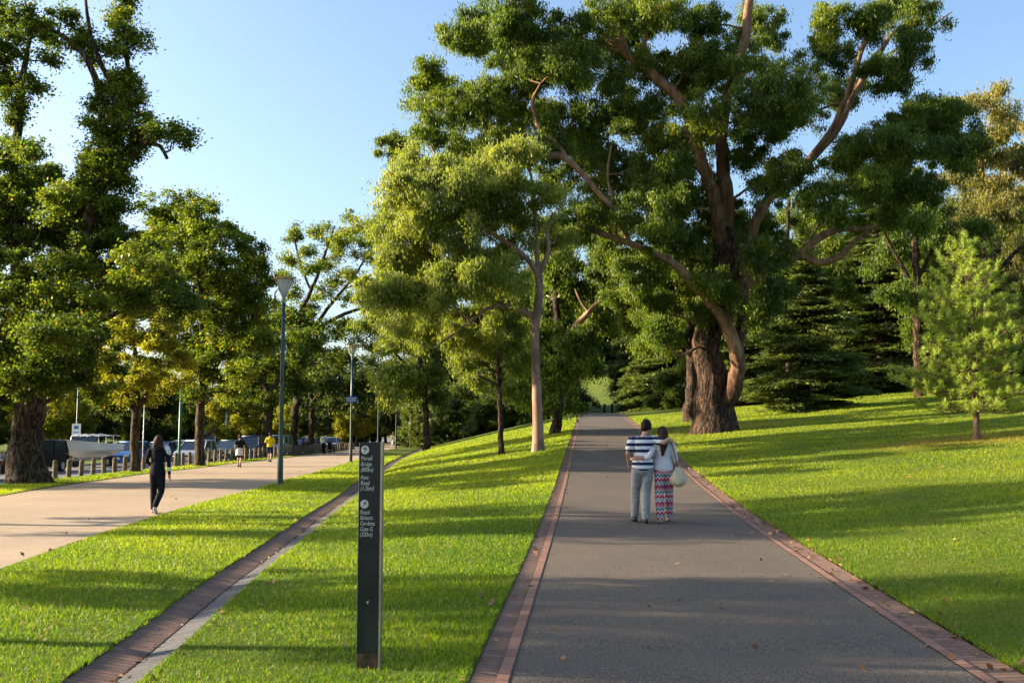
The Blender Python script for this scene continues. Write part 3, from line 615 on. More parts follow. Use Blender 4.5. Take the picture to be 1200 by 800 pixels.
def young_pine(loc, H=6.15):
    rng = np.random.default_rng(41)
    root = empty('pine_tree', loc, 'young bright green pine with long needles alone on the right lawn', 'tree')
    tb = Tubes(); P, ra = smooth_line([(0, 0, -.1), (-.02, 0, 1.2), (-.08, 0, 3), (-.12, 0, 4.8), (-.14, 0, H - .1)], [.10, .072, .05, .03, .010], .15, rng, .3)
    tb.add(P, ra * (1 + .5 * np.exp(-np.maximum(P[:, 2], 0) / .15)), 14, .05, rng); link('trunk', tb.mesh('trunk'), B_PINE, root)
    br = Tubes(); TC = []; TD = []
    z = .95
    while z < H - .25:
        f = (z - .95) / (H - .95); nb = 7 if f < .7 else 5; a0 = rng.uniform(0, 6.28)
        for b in range(nb):
            a = a0 + b * 2 * np.pi / nb + rng.normal(0, .2); prof = 2.3 * (1 - f) ** .8 * (0.72 + .28 * min(1, f / .12)) + .12
            ln = prof * rng.uniform(.5, 1.15); dv = np.array([math.cos(a), math.sin(a), 0]); rise = .05 + .65 * f
            xo = np.interp(z, [0, 3, H], [-.02, -.08, -.14])
            pts = [np.array([xo, 0, z]), np.array([xo, 0, z]) + dv * ln * .5 + np.array([0, 0, ln * .5 * (rise - .22)]), np.array([xo, 0, z]) + dv * ln + np.array([0, 0, ln * rise])]
            Q, ra = smooth_line(pts, [.012 + .010 * ln, .012 + .004 * ln, .008], ln / 7 + .03, rng, .3); br.add(Q, ra, 6)
            pv = np.array([-dv[1], dv[0], 0]); m = max(1, int(ln * 2.5))
            for t in np.linspace(.32 if ln > .8 else .1, 1, m + 1):
                i = int(round(t * (len(Q) - 1))); base = Q[i]
                for sgn in ([0] if t > .97 else [-1, 1]):
                    l2 = ln * .30 * (1.2 - t) * rng.uniform(.6, 1.2) + .08
                    e = base + (dv * .55 + pv * sgn * .9) * l2 + np.array([0, 0, .25 * l2 + .05]) if sgn else base + np.array([0, 0, .03])
                    if sgn: br.add([base, (base + e) / 2 - np.array([0, 0, .02]), e], [.008, .006, .005], 4)
                    TC.append(e); TD.append(dv * .45 + pv * sgn * .4 + np.array([0, 0, .75 + rng.normal(0, .2)]))
                    if l2 > .3: TC.append((base + e) / 2); TD.append(dv * .4 + np.array([0, 0, .8]))
        z += rng.uniform(.24, .36)
    for q in range(4): TC.append(np.array([-.14, 0, H - .12 * q])); TD.append(np.array([0, 0, 1.0]))
    link('branches', br.mesh('branches'), B_PINE, root)
    LP, LD, LT = [], [], []
    for c, d in zip(TC, TD):
        m = 52; d = d / np.linalg.norm(d); dd = d + rng.normal(0, .55, (m, 3)); dd /= np.linalg.norm(dd, axis=1, keepdims=True)
        o = rng.uniform(-.10, .07, m)[:, None] * d; LP.append(c + o + dd * .095); LD.append(dd - np.array([0, 0, .12])); LT.append(np.clip(.5 + rng.normal(0, .10) + rng.normal(0, .14, m), 0, 1))
    link('crown', leaf_mesh('crown', np.concatenate(LP), .19, .020, 'flat', rng, np.concatenate(LT), np.concatenate(LD)), L_PINE, root)
young_pine(_pin)

# ---------------------------------------------------------------- woodland: six kinds, each copied to its places
def wood_tree(name, H, Rm, seed, mat, bark, leaf, mode='mixed', nc=34, bare=.28, shape='round', lai=3.0, sub=.6, tint0=.45, var=.12):
    rng = np.random.default_rng(seed); root = bpy.data.objects.new(name, None); COL.objects.link(root)
    P, ra = smooth_line([(0, 0, -.4), (rng.normal(0, .2), 0, H * .3), (rng.normal(0, .5), rng.normal(0, .5), H * .6), (rng.normal(0, .8), rng.normal(0, .5), H * .9)], [.028 * H, .02 * H, .013 * H, .003 * H], H / 24, rng, .3)
    tb = Tubes(); tb.add(P, ra * (1 + .4 * np.exp(-np.maximum(P[:, 2], 0) / .4)), 12, .07, rng); link('trunk', tb.mesh('trunk'), bark, root)
    lim = [(P, ra)]; cl = []
    for i in range(nc):
        f = rng.uniform(0, 1); zz = H * (bare + (1 - bare) * f)
        prof = {'round': math.sin(math.pi * (.12 + .80 * f)) ** .6, 'tall': (1 - f) ** .5 * .8 + .2, 'shrub': math.sqrt(max(0, 1 - f * f)), 'spread': .55 + .5 * math.sin(math.pi * f)}[shape]
        rr = Rm * prof * math.sqrt(rng.uniform(.12, 1)); a = rng.uniform(0, 6.283); r = Rm * rng.uniform(.24, .40)
        cl.append((np.array([rr * math.cos(a), rr * math.sin(a), min(zz, H - r * .6)]), r, rng.uniform(-var, var)))
    tw, LP, LT = grow(None, lim, cl, rng, leaf[0], leaf[1], lai, sub, .8, mode, tint0, maxleaf=3500, twmax=5, twig_r=.02)
    link('branches', tw.mesh('branches'), bark, root)
    link('crown', leaf_mesh('crown', LP, leaf[0], leaf[1], mode, rng, LT), mat, root)
    return root
ORD = ['first', 'second', 'third', 'fourth', 'fifth', 'sixth', 'seventh', 'eighth', 'ninth', 'tenth', 'eleventh', 'twelfth', 'thirteenth', 'fourteenth', 'fifteenth', 'sixteenth', 'seventeenth', 'eighteenth', 'nineteenth', 'twentieth']
def number(label, form):
    L = sorted([o for o in COL.objects if o.get('label') == label], key=lambda o: o.location.x / o.location.y)
    for w, o in zip(ORD, L): o['label'] = form % w
PRO = {
 'elm': wood_tree('elm_tree', 10.5, 4.6, 51, L_ELM, B_ELM, (.24, .15), shape='round', nc=36, bare=.30, sub=.5),
 'yel': wood_tree('maple_tree', 8.0, 3.6, 52, L_YEL, B_ELM, (.24, .15), shape='round', nc=30, bare=.26, sub=.45, lai=2.6),
 'gum': wood_tree('gum_tree', 20, 5.5, 53, L_GUM, B_PALE, (.34, .11), 'hang', shape='spread', nc=44, bare=.30, sub=.7, lai=2.6),
 'oak': wood_tree('oak_tree', 16, 6.5, 54, L_DARK, B_DARK, (.34, .22), shape='round', nc=46, bare=.16, sub=.8, lai=3.0),
 'pin': wood_tree('pine_tree', 22, 5.0, 55, L_CEDAR, B_DARK, (.40, .10), 'flat', shape='tall', nc=50, bare=.12, sub=.8, lai=3.0),
 'shr': wood_tree('shrub', 5.0, 3.0, 56, L_DARK, B_DARK, (.22, .13), shape='shrub', nc=30, bare=.08, sub=.4, lai=3.4),
 'lem': wood_tree('gum_tree', 17, 5.5, 57, L_LEMON, B_PALE, (.32, .11), 'hang', shape='spread', nc=40, bare=.25, sub=.7, lai=2.4, tint0=.4)}
PRO['row'] = wood_tree('elm_tree', 11, 4.6, 58, L_ELM, B_ELM, (.20, .13), shape='round', nc=30, bare=.30, sub=.5, lai=1.3)
_used = set(); _rw = random.Random(77)
def place(kind, X, Y, s, label, cat, group, dz=0.0):
    o = PRO[kind]
    if kind in _used: o = copy_tree(o)
    _used.add(kind)
    o.location = (X, Y, float(h(X, Y)) + dz); sx = s * _rw.uniform(.93, 1.07)
    o.scale = (sx, sx, s); o.rotation_euler = (0, 0, _rw.uniform(0, 6.28)); tag(o, label, cat, group); return o
def ppx(kind, px, Y, s, label, cat, group): place(kind, float(at(px, 500, Y)[0]), Y, s, label, cat, group)
# behind the road on the left
g = 'trees beyond the parked cars'; lb = 'leafy tree in the line beyond the parked cars on the left'
for i in range(34):
    Y = _rw.uniform(36, 130); X = -31 - _rw.uniform(0, 26) - (6 if i % 3 else 0)
    px = 600 + FPX * X / Y
    if px < -160: continue
    k = _rw.choice(['elm', 'yel', 'elm', 'oak', 'yel', 'yel'])
    s = {'elm': .85, 'yel': .95, 'oak': .55}[k] * _rw.uniform(.8, 1.1)
    place(k, X, Y, s, {'elm': 'green leafy tree in the line beyond the parked cars', 'yel': 'small yellow-green tree in the line beyond the parked cars', 'oak': 'dark broad tree in the line beyond the parked cars'}[k], 'tree', g)
for px, Y in ((275, 66), (262, 74), (330, 92)):
    ppx('yel', px, Y + 14, .62, 'small bright yellow tree beyond the road behind the two walkers', 'tree', g)
# far end of the gravel path
g = 'trees at the far end of the gravel path'
for (k, px, Y, s) in [('oak', 335, 150, .8), ('elm', 300, 128, 1.0), ('oak', 372, 165, .85), ('oak', 405, 175, .8), ('elm', 425, 160, .95), ('oak', 445, 185, .8), ('elm', 465, 172, 1.0), ('oak', 490, 160, .75), ('yel', 418, 145, 1.0), ('yel', 452, 176, 1.1), ('shr', 492, 135, 1.1), ('shr', 432, 190, 1.2), ('shr', 405, 180, 1.1), ('oak', 355, 185, .9), ('elm', 390, 190, 1.1), ('shr', 415, 150, .5), ('oak', 320, 190, 1), ('oak', 500, 190, 1)]:
    ppx(k, px, Y, s, {'oak': 'dark broad tree at the far end of the gravel path', 'elm': 'green leafy tree at the far end of the gravel path', 'yel': 'yellow-green tree at the far end of the gravel path', 'shr': 'round dark bush at the far end of the gravel path'}[k], 'bush' if k == 'shr' else 'tree', g)
# dark bushes and trees beyond the crest of the left lawn
g = 'dark planting behind the left lawn'
for (k, px, Y, s) in [('shr', 508, 118, 1.2), ('shr', 525, 112, 1.3), ('shr', 545, 106, 1.2), ('shr', 562, 102, 1.3), ('shr', 580, 104, 1.2), ('shr', 598, 99, 1.3), ('shr', 615, 103, 1.1), ('shr', 632, 100, 1.2), ('shr', 648, 103, 1.2), ('shr', 657, 98, .8), ('shr', 535, 100, .8), ('shr', 570, 96, .8), ('shr', 606, 95, .7),
                      ('oak', 520, 125, .8), ('oak', 555, 118, .85), ('oak', 590, 122, .9), ('oak', 622, 115, .85), ('oak', 612, 112, .95), ('pin', 570, 135, .8), ('pin', 610, 140, .9), ('pin', 634, 132, .95), ('gum', 540, 142, .9), ('lem', 500, 135, .95), ('gum', 590, 150, 1.0), ('pin', 522, 150, .9), ('gum', 642, 150, .95), ('lem', 635, 118, .95), ('oak', 478, 150, .8)]:
    ppx(k, px, Y, s, {'shr': 'dark bush behind the crest of the left lawn', 'oak': 'dark broad tree behind the crest of the left lawn', 'pin': 'tall dark conifer behind the crest of the left lawn', 'gum': 'tall gum tree behind the crest of the left lawn', 'lem': 'pale green gum tree behind the crest of the left lawn'}[k], 'bush' if k == 'shr' else 'tree', g)
# the far wood across the vista
g = 'wood beyond the distant lawn'
for i in range(26):
    px = 560 + i * 10.5; Y = 262 + _rw.uniform(0, 40); k = _rw.choice(['oak', 'pin', 'gum', 'oak'])
    ppx(k, px, Y, _rw.uniform(1.0, 1.35), {'oak': 'dark broad tree in the wood beyond the distant lawn', 'pin': 'dark conifer in the wood beyond the distant lawn', 'gum': 'gum tree in the wood beyond the distant lawn'}[k], 'tree', g)
# the wooded hill on the right
g = 'wood on the hill behind the right lawn'
for i in range(64):
    px = _rw.uniform(748, 1290); Y = _rw.uniform(98, 165) if px > 800 else _rw.uniform(118, 170)
    k = _rw.choice(['oak', 'pin', 'gum', 'oak', 'pin']); s = _rw.uniform(.7, .98) * (1.0 if px < 980 else 1.12)
    if 1060 < px < 1105 and Y > 120: continue
    ppx(k, px, Y, s, {'oak': 'dark broad tree in the wood behind the right lawn', 'pin': 'dark conifer in the wood behind the right lawn', 'gum': 'tall gum tree in the wood behind the right lawn'}[k], 'tree', g)
for i, px in enumerate(range(800, 1210, 24)):
    Y = 86 + (i * 7 % 11); ppx('shr', px, Y, .85 + .3 * (i % 3) / 2, 'dark bush at the foot of the wood behind the right lawn', 'bush', g)
for (px, Y, s) in [(1120, 84, .8), (1185, 88, .85), (1240, 80, .9), (1060, 90, .85), (990, 88, .8)]:
    ppx('oak', px, Y, s, 'dark broad tree in the wood behind the right lawn', 'tree', g)
# elms of the same row nearer the camera, out to the left: their crowns shade the lawns
g = 'elms of the row nearest the gravel path'
for (X, Y, s, wf, lb) in [(-17, 11.9, 1.15, .45, 'slim elm beyond the left edge of the photo, nearest but one to the camera'), (-17.5, 20.0, 1.05, .58, 'tall elm just beyond the left edge of the photo, next to the biggest elm'),
                (-16.8, 4.0, 1.15, .5, 'tall elm abreast of the camera beside the gravel path'), (-17.2, -6, 1.1, .6, 'tall elm behind the camera beside the gravel path'), (-30.5, 35.5, .85, .9, 'unseen elm across the road, added to shade the trunk of the biggest elm')]:  # last one stands unseen across the road, added to shade the biggest trunk
    o = place('row', X, Y, s, lb, 'tree', g); o.scale[0] *= wf; o.scale[1] *= wf

number('dark bush behind the crest of the left lawn', '%s dark bush from the left behind the crest of the left lawn')
number('dark broad tree behind the crest of the left lawn', '%s dark broad tree from the left behind the crest of the left lawn')
number('dark bush at the foot of the wood behind the right lawn', '%s dark bush from the left at the foot of the wood on the right')
number('small bright yellow tree beyond the road behind the two walkers', '%s bright yellow tree from the left beyond the road behind the walkers')
number('tall dark conifer behind the crest of the left lawn', '%s tall dark conifer from the left behind the crest of the left lawn')
# ---------------------------------------------------------------- grass blades, fallen leaves
def grass_blades():
    rng = np.random.default_rng(5); XS, YS, SC = [], [], []
    def zone(fL, fR, y0, y1, dens0, clear=0.0, p=1.8):
        yy = np.arange(y0, y1, .5)
        for y in yy:
            a, b = float(fL(y)), float(fR(y)); lim = .56 * y + 2.0
            a, b = max(a, -lim - 1), min(b, lim)
            if b <= a: continue
            n = int((b - a) * .5 * dens0 * (6.5 / max(y, 6.5)) ** p)
            XS.append(rng.uniform(a, b, n)); YS.append(rng.uniform(y, y + .5, n))
    D = 5200
    zone(GR_, off(pL, -.27), 4.5, 75, D); zone(off(gravR, .02), GL, 4.5, 75, D); zone(off(pR, .37), lambda Y: Xc(Y) + 30, 4.5, 75, D); zone(off(roadR, .2), off(gravL, -.1), 20, 75, D)
    for f, sg in ((GR_, 1), (off(pL, -.28), -1), (GL, -1), (off(pR, .38), 1)):      # longer blades where the mower misses, along the bricks
        y = 4.5
        for y in np.arange(4.5, 45, .25):
            n = int(130 * (6.5 / max(y, 6.5)) ** 1.3); x = float(f(y)) + sg * np.abs(rng.normal(-.012, .03, n)); XS.append(x); YS.append(rng.uniform(y, y + .25, n))
    X = np.concatenate(XS); Y = np.concatenate(YS); n = len(X)
    sc = np.maximum(Y, 6.5) / 6.5; pn = np.sin(X * 1.3 + 2 * np.sin(Y * .9)) * np.sin(Y * 1.1 + X * .4)
    L = rng.uniform(.018, .048, n) * (1 + .25 * pn) * sc ** .28; W = .0034 * rng.uniform(.7, 1.4, n) * sc ** .85
    Z = h(X, Y) + .008; yaw = rng.uniform(0, 6.283, n); lean = rng.normal(0, .55, (n, 2))
    B = np.stack([X, Y, Z], 1); s_ = np.stack([np.cos(yaw), np.sin(yaw), np.zeros(n)], 1) * W[:, None]
    T = B + np.stack([lean[:, 0] * L, lean[:, 1] * L, L], 1)
    V = np.stack([B - s_, B + s_, T], 1).reshape(-1, 3)
    dry = np.zeros(n)
    for (cx, cy, rx, ry, c, amt) in DRY: dry += .7 * np.exp(-(((X - cx) / rx) ** 2 + ((Y - cy) / ry) ** 2) * 1.6)
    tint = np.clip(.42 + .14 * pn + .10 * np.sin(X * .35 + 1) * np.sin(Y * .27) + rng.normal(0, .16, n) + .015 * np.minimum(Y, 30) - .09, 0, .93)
    tint = np.where(rng.random(n) < .035 + dry * .6, 1.0, tint)
    print('blades', n)
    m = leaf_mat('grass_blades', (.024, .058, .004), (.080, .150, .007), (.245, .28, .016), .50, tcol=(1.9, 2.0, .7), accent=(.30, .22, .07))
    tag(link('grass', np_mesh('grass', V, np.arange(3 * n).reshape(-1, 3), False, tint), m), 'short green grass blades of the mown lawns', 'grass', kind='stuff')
grass_blades()
def litter():
    rng = np.random.default_rng(8); X, Y = [], []
    def add(x, y): X.append(x); Y.append(y)
    for _ in range(420):
        y = rng.uniform(5, 34); add(float(Xg(y)) + rng.normal(0.05, .13), y)
    for q in range(9):
        y0 = rng.uniform(6, 30)
        for _ in range(60): y = y0 + rng.normal(0, .5); add(float(Xg(y)) + rng.normal(.08, .12), y)
    for _ in range(300):
        y = rng.uniform(5, 40); add(float(Xc(y)) + HW + .24 + rng.normal(0, .12), y)
    for _ in range(90):
        y = rng.uniform(5, 40); add(float(Xc(y)) - HW - .22 + rng.normal(0, .08), y)
    for _ in range(420):
        y = rng.uniform(5, 50); add(rng.uniform(-.55 * y, .55 * y), y)
    for _ in range(500):
        add(_gum[0] + rng.normal(-.5, 3.2), _gum[1] - 2 + rng.normal(0, 2.6))
    X = np.array(X); Y = np.array(Y); k = X > Xg(Y) - 5; X = X[k]; Y = Y[k]; n = len(X)
    onp = (X > Xc(Y) - HW - .3) & (X < Xc(Y) + HW + .3); ong = np.abs(X - Xg(Y)) < .3
    Z = h(X, Y) + np.where(onp, .012, np.where(ong, -.05, .04))
    C = np.stack([X, Y, Z], 1)
    d = rng.normal(0, 1, (n, 3)) * np.array([1, 1, .25])
    m = leaf_mat('dry_leaves', (.10, .045, .02), (.24, .12, .045), (.42, .26, .09), .15, tcol=(1, 1, 1))
    tag(link('fallen_leaves', leaf_mesh('fallen_leaves', C, .075, .045, 'flat', rng, rng.uniform(0, 1, n), d), m), 'dry brown leaves fallen on lawn and kerbs', 'leaves', kind='stuff')
litter()

# ---------------------------------------------------------------- small-object toolkit
def bm_obj(name, bm, mat, parent=None, smooth=False, bevel=0.0, seg=2):
    if bevel: bmesh.ops.bevel(bm, geom=[e for e in bm.edges if len(e.link_faces) == 2 and e.calc_face_angle(0) > .5], offset=bevel, segments=seg, affect='EDGES', profile=.7)
    bmesh.ops.recalc_face_normals(bm, faces=bm.faces)
    me = bpy.data.meshes.new(name); bm.to_mesh(me); bm.free()
    return link(name, me, mat, parent, smooth)
def box(bm, c, s, rz=0, rx=0, taper=(1, 1)):
    c = Vector(c); m = Matrix.Rotation(rz, 3, 'Z') @ Matrix.Rotation(rx, 3, 'X'); vs = []
    for z in (-1, 1):
        k = taper if z > 0 else (1, 1)
        for x, y in ((-1, -1), (1, -1), (1, 1), (-1, 1)): vs.append(bm.verts.new(c + m @ Vector((x * s[0] / 2 * k[0], y * s[1] / 2 * k[1], z * s[2] / 2))))
    for f in ((3, 2, 1, 0), (4, 5, 6, 7), (0, 1, 5, 4), (1, 2, 6, 5), (2, 3, 7, 6), (3, 0, 4, 7)): bm.faces.new([vs[i] for i in f])
def lathe(bm, prof, sides=20, c=(0, 0, 0), axis='Z', cap=True, sx=1, sy=1):
    rings = []
    for r, z in prof:
        ring = []
        for i in range(sides):
            a = 2 * math.pi * i / sides; x, y = r * math.cos(a) * sx, r * math.sin(a) * sy
            p = {'Z': (x, y, z), 'X': (z, x, y), 'Y': (x, z, y)}[axis]; ring.append(bm.verts.new((p[0] + c[0], p[1] + c[1], p[2] + c[2])))
        rings.append(ring)
    for a, b in zip(rings[:-1], rings[1:]):
        for i in range(sides): bm.faces.new((a[i], a[(i + 1) % sides], b[(i + 1) % sides], b[i]))
    if cap: bm.faces.new(rings[0][::-1]); bm.faces.new(rings[-1])
def prism(bm, pts, x0, x1, inset=0.0):
    """side outline pts (y,z) extruded across x"""
    a = [bm.verts.new((x0, y, z)) for y, z in pts]; b = [bm.verts.new((x1, y, z)) for y, z in pts]; n = len(pts)
    fa = bm.faces.new(a[::-1]); fb = bm.faces.new(b)
    for i in range(n): bm.faces.new((a[i], a[(i + 1) % n], b[(i + 1) % n], b[i]))
    bmesh.ops.triangulate(bm, faces=[fa, fb])
def text(name, body, size, mat, parent, loc, shear=0.0, align='LEFT', rot=(math.pi / 2, 0, 0), ext=.0006, spacing=1.0):
    c = bpy.data.curves.new(name, 'FONT'); c.body = body; c.size = size; c.shear = shear; c.align_x = align; c.extrude = ext; c.space_line = spacing
    t = bpy.data.objects.new('tmp', c); COL.objects.link(t); dg = bpy.context.evaluated_depsgraph_get(); dg.update()
    me = bpy.data.meshes.new_from_object(t.evaluated_get(dg)); bpy.data.objects.remove(t); me.materials.clear()
    o = link(name, me, mat, parent); o.location = loc; o.rotation_euler = rot
    return o

M_SIGN = plain('dark_green_enamel', (.006, .014, .013), .5, .35, var=.25, scale=3)
M_SIGNBASE = plain('mud_stained_enamel', (.06, .045, .025), .8, .2, var=.3, scale=14)
M_STEEL = plain('brushed_steel', (.42, .39, .33), .35, .5, .8, var=.1)
M_LET = plain('pale_lettering', (.50, .53, .48), .6, .3, var=.02)
M_POST = plain('teal_green_paint', (.014, .055, .052), .4, .5, var=.2, scale=3)
M_POSTL = plain('weathered_grey_paint', (.30, .31, .26), .5, .4, var=.15, scale=3)
M_GALV = plain('galvanised_steel', (.30, .31, .32), .5, .4, .5, var=.15)
M_COPPER = plain('coppery_lamp_rim', (.40, .24, .13), .45, .4, .4, var=.2)
M_PANEL = NT('opal_lamp_panel')
M_PANEL = M_PANEL.done(M_PANEL.bsdf((.62, .68, .66), .25, None, .5, 0.0, Transmission_Weight=.35, Alpha=1.0))
M_BLUE = plain('blue_sign_enamel', (.02, .09, .33), .4, .4, var=.05)
M_WHITE = plain('white_sign_enamel', (.62, .66, .70), .5, .4, var=.06)
M_TIMBER = plain('weathered_timber', (.22, .16, .11), .9, .15, var=.28, scale=6, bump=.6)
M_BLACK = plain('black_plastic', (.012, .012, .013), .5, .4, var=.1)

# ---------------------------------------------------------------- wayfinding sign in the lawn
def wayfinder():
    p = G(431, 786); d = float(p[1]); w, dp, H = .155, .034, 1.60
    root = empty('wayfinding_sign', p, 'tall narrow dark green direction sign with pale lettering standing in the left lawn', 'sign', rz=R(-9))
    bm = bmesh.new(); box(bm, (0, 0, H / 2 + .045 - .02), (w, dp, H - .09 + .04)); bm_obj('panel', bm, M_SIGN, root, bevel=.002)
    bm = bmesh.new(); box(bm, (0, 0, .02), (w + .004, dp + .004, .20), taper=(.985, 1)); bm_obj('base', bm, M_SIGNBASE, root, bevel=.002)
    bm = bmesh.new(); box(bm, (w / 2 + .009, .004, H / 2), (.014, dp + .012, H + .004)); bm_obj('edge_strip', bm, M_STEEL, root, bevel=.002)
    bm = bmesh.new(); box(bm, (-w / 2 - .0015, 0, H / 2), (.003, dp + .004, H - .004)); bm_obj('edge_strip', bm, M_STEEL, root)
    bm = bmesh.new(); box(bm, (0, 0, H - .01), (w, dp + .004, .018)); bm_obj('cap', bm, M_SIGN, root, bevel=.002)
    yf = -dp / 2 - .001; x0 = -w / 2 + .010; px = d / FPX
    def zz(py): return H - (py - 520) * px
    def icon(py, ang):
        bm = bmesh.new(); r = 4.9 * px; lathe(bm, [(r, 0), (r, .0012)], 28, (0, 0, 0), 'Y'); ic = bm_obj('direction_disc', bm, M_LET, root); ic.location = (x0 + 5.2 * px, yf - .0012, zz(py))
        bm = bmesh.new(); s = r
        pts = [(0, .72), (.58, .08), (.32, .08), (0, .42), (-.32, .08), (-.58, .08)]
        for dy in (0,):
            v = [bm.verts.new((x * s, -.0006, z * s)) for x, z in pts[:1] + pts[1:]]; bm.faces.new(v)
            v = [bm.verts.new((x * s, -.0008, z * s)) for x, z in ((-.1, .3), (.1, .3), (.1, -.62), (-.1, -.62))]; bm.faces.new(v)
        a = bm_obj('arrow', bm, M_SIGN, ic); a.rotation_euler = (0, ang, 0)
    icon(529, 0); icon(591.3, R(42))
    sz = 7.0 * px
    for py, t in ((539, 'Morell'), (545.6, 'Bridge'), (552, '(800m)'), (561, 'Punt'), (567.3, 'Road'), (573.5, '(1.2km)'), (600.7, 'Royal'), (607, 'Botanic'), (613.4, 'Gardens'), (619.8, 'Gate G'), (626.1, '(320m)')):
        text('lettering', t, sz, M_LET, root, (x0, yf, zz(py) - sz * .30), shear=.22, ext=.0004).scale = (.74, 1, 1)
    bm = bmesh.new(); zl = zz(702); q = .010
    for tri in (((-1.3, .4), (-.2, -1.7), (0, -.1)), ((-.15, -1.7), (1.0, 1.5), (.1, .2)), ((-.6, .6), (-.1, -.6), (.1, .5))):
        bm.faces.new([bm.verts.new((x * q, yf - .001, zl + z * q)) for x, z in tri])
    bm_obj('emblem', bm, M_LET, root)
wayfinder()

# ---------------------------------------------------------------- street lamps
def lamp():
    root = empty('street_lamp', (0, 0, 0), '', 'street lamp', 'lamps along the gravel path')
    H = 6.05
    bm = bmesh.new(); lathe(bm, [(.10, -.1), (.10, .02), (.088, .9), (.078, 1.0), (.066, H * .6), (.058, H)], 20); bm_obj('pole', bm, M_POST, root, True)
    bm = bmesh.new(); lathe(bm, [(.13, -.03), (.13, .015), (.105, .03)], 20); bm_obj('base_plate', bm, M_POST, root, False)
    bm = bmesh.new(); lathe(bm, [(.050, H - .02), (.062, H), (.062, H + .16), (.095, H + .22), (.13, H + .30), (.10, H + .31)], 20); bm_obj('collar', bm, M_POSTL, root, True)
    z0, z1 = H + .30, H + .78
    bm = bmesh.new(); lathe(bm, [(.10, z0), (.305, z1)], 8); bm_obj('glass', bm, M_PANEL, root)
    tb = Tubes()
    for i in range(8):
        a = 2 * math.pi * i / 8; c, s = math.cos(a), math.sin(a)
        tb.add([(.112 * c, .112 * s, z0), (.315 * c, .315 * s, z1)], [.009, .009], 6)
        if i == 3:
            pass
    link('frame', tb.mesh('frame'), M_POSTL, root)
    bm = bmesh.new(); lathe(bm, [(.318, z1 - .03), (.335, z1), (.335, z1 + .025), (.20, z1 + .055), (.03, z1 + .065)], 24); bm_obj('lid', bm, M_COPPER, root, False)
    return root
LP0 = lamp(); _first = True
lamp_spots = [(328, 568, None, 'nearest street lamp, tall teal green pole with a flared glass lantern'), (411, 541, 59, 'second street lamp with a small blue plate on its pole'),
              (443, None, 85, 'third street lamp showing above the direction sign'), (464, None, 108, 'fourth street lamp at the far end of the gravel path'), (478, None, 133, 'farthest and smallest of the street lamps')]
for i, (px, py, Y, lb) in enumerate(lamp_spots):
    o = LP0 if i == 0 else copy_tree(LP0)
    Y = Y or 32.9; x = float(at(px, py or 525, Y)[0]); o.location = (x, Y, float(h(x, Y))); o['label'] = lb
    if i == 1: L2 = o
o = copy_tree(LP0); o.location = (-5.35, 8.3, float(h(-5.35, 8.3))); o['label'] = 'street lamp beyond the left edge of the photo, nearest the camera'
def lamp_plate():
    b = Vector(L2.location); z = 1.68 + (508 - 468) * 59 / FPX - b.z
    bm = bmesh.new(); box(bm, (0, -.085, z), (.74, .012, .36)); pl = bm_obj('sign_plate', bm, M_BLUE, L2, bevel=.004)
    bm = bmesh.new()
    rr = random.Random(3)
    for dz in (.065, -.065):
        x = -.28
        while x < .26:
            w = rr.uniform(.03, .07); box(bm, (x + w / 2, -.093, z + dz), (w, .003, .075)); x += w + .025
    bm_obj('lettering', bm, M_WHITE, L2)
    bm = bmesh.new(); box(bm, (0, -.06, z), (.05, .05, .2)); bm_obj('bracket', bm, M_GALV, L2)
lamp_plate()

# ---------------------------------------------------------------- poles and small signs by the road
def pole(px, Y, H, r, mat, label, name='pole', cat='pole', sign=None):
    p = gat(px, Y); root = empty(name, p, label, cat)
    bm = bmesh.new(); lathe(bm, [(r * 1.25, -.1), (r * 1.2, .05), (r, .6), (r * .8, H)], 12); bm_obj('post', bm, mat, root, True)
    bm = bmesh.new(); lathe(bm, [(r * .9, H), (r * .8, H + .03), (.01, H + .05)], 12); bm_obj('cap', bm, mat, root, True)
    if sign:
        w, hh, z = sign; bm = bmesh.new(); box(bm, (0, -r - .012, z), (w, .01, hh)); s = bm_obj('sign_plate', bm, M_WHITE, root, bevel=.003)
        bm = bmesh.new(); box(bm, (0, -r - .019, z + hh * .18), (w * .5, .003, hh * .28)); box(bm, (0, -r - .019, z - hh * .25), (w * .66, .003, hh * .08)); bm_obj('marking', bm, M_BLUE, s)
pole(90, 62, 7.5, .045, M_POST, 'teal pole with a small white sign rising behind the boat trailer', sign=(.55, .72, 2.15))
pole(211, 58, 5.2, .085, plain('bright_green_paint', (.012, .13, .05), .4, .5), 'green pole in front of the silver parked car')
pole(168.5, 56, 4.3, .035, M_GALV, 'thin grey pole just left of the head of the woman in black')
pole(265.5, 84, 6.5, .10, M_GALV, 'pale grey pole behind the woman with a jacket round her waist')
pole(344, 96, 5.5, .06, M_GALV, 'thin pale pole beside the dark elm near the two-post sign')
pole(481, 112, 3.9, .06, M_TIMBER, 'wooden pole where the gravel path meets the dark bushes')
def two_post():
    p = gat(356.5, 92); root = empty('park_sign', p, 'small pale blue sign on two posts beside the gravel path', 'sign')
    for s in (-1, 1):
        bm = bmesh.new(); box(bm, (s * .17, .03, .62), (.06, .05, 1.34)); bm_obj('post', bm, M_GALV, root, bevel=.006)
    bm = bmesh.new(); box(bm, (0, -.012, 1.18), (.44, .02, .56)); pn = bm_obj('panel', bm, plain('pale_blue_board', (.42, .52, .58), .5, .3), root, bevel=.004)
    bm = bmesh.new(); lathe(bm, [(.11, 0), (.11, .003)], 16, (0, -.026, 1.27), 'Y'); box(bm, (0, -.026, 1.04), (.28, .003, .03)); box(bm, (0, -.026, .98), (.22, .003, .025)); bm_obj('marking', bm, M_BLUE, pn)
two_post()

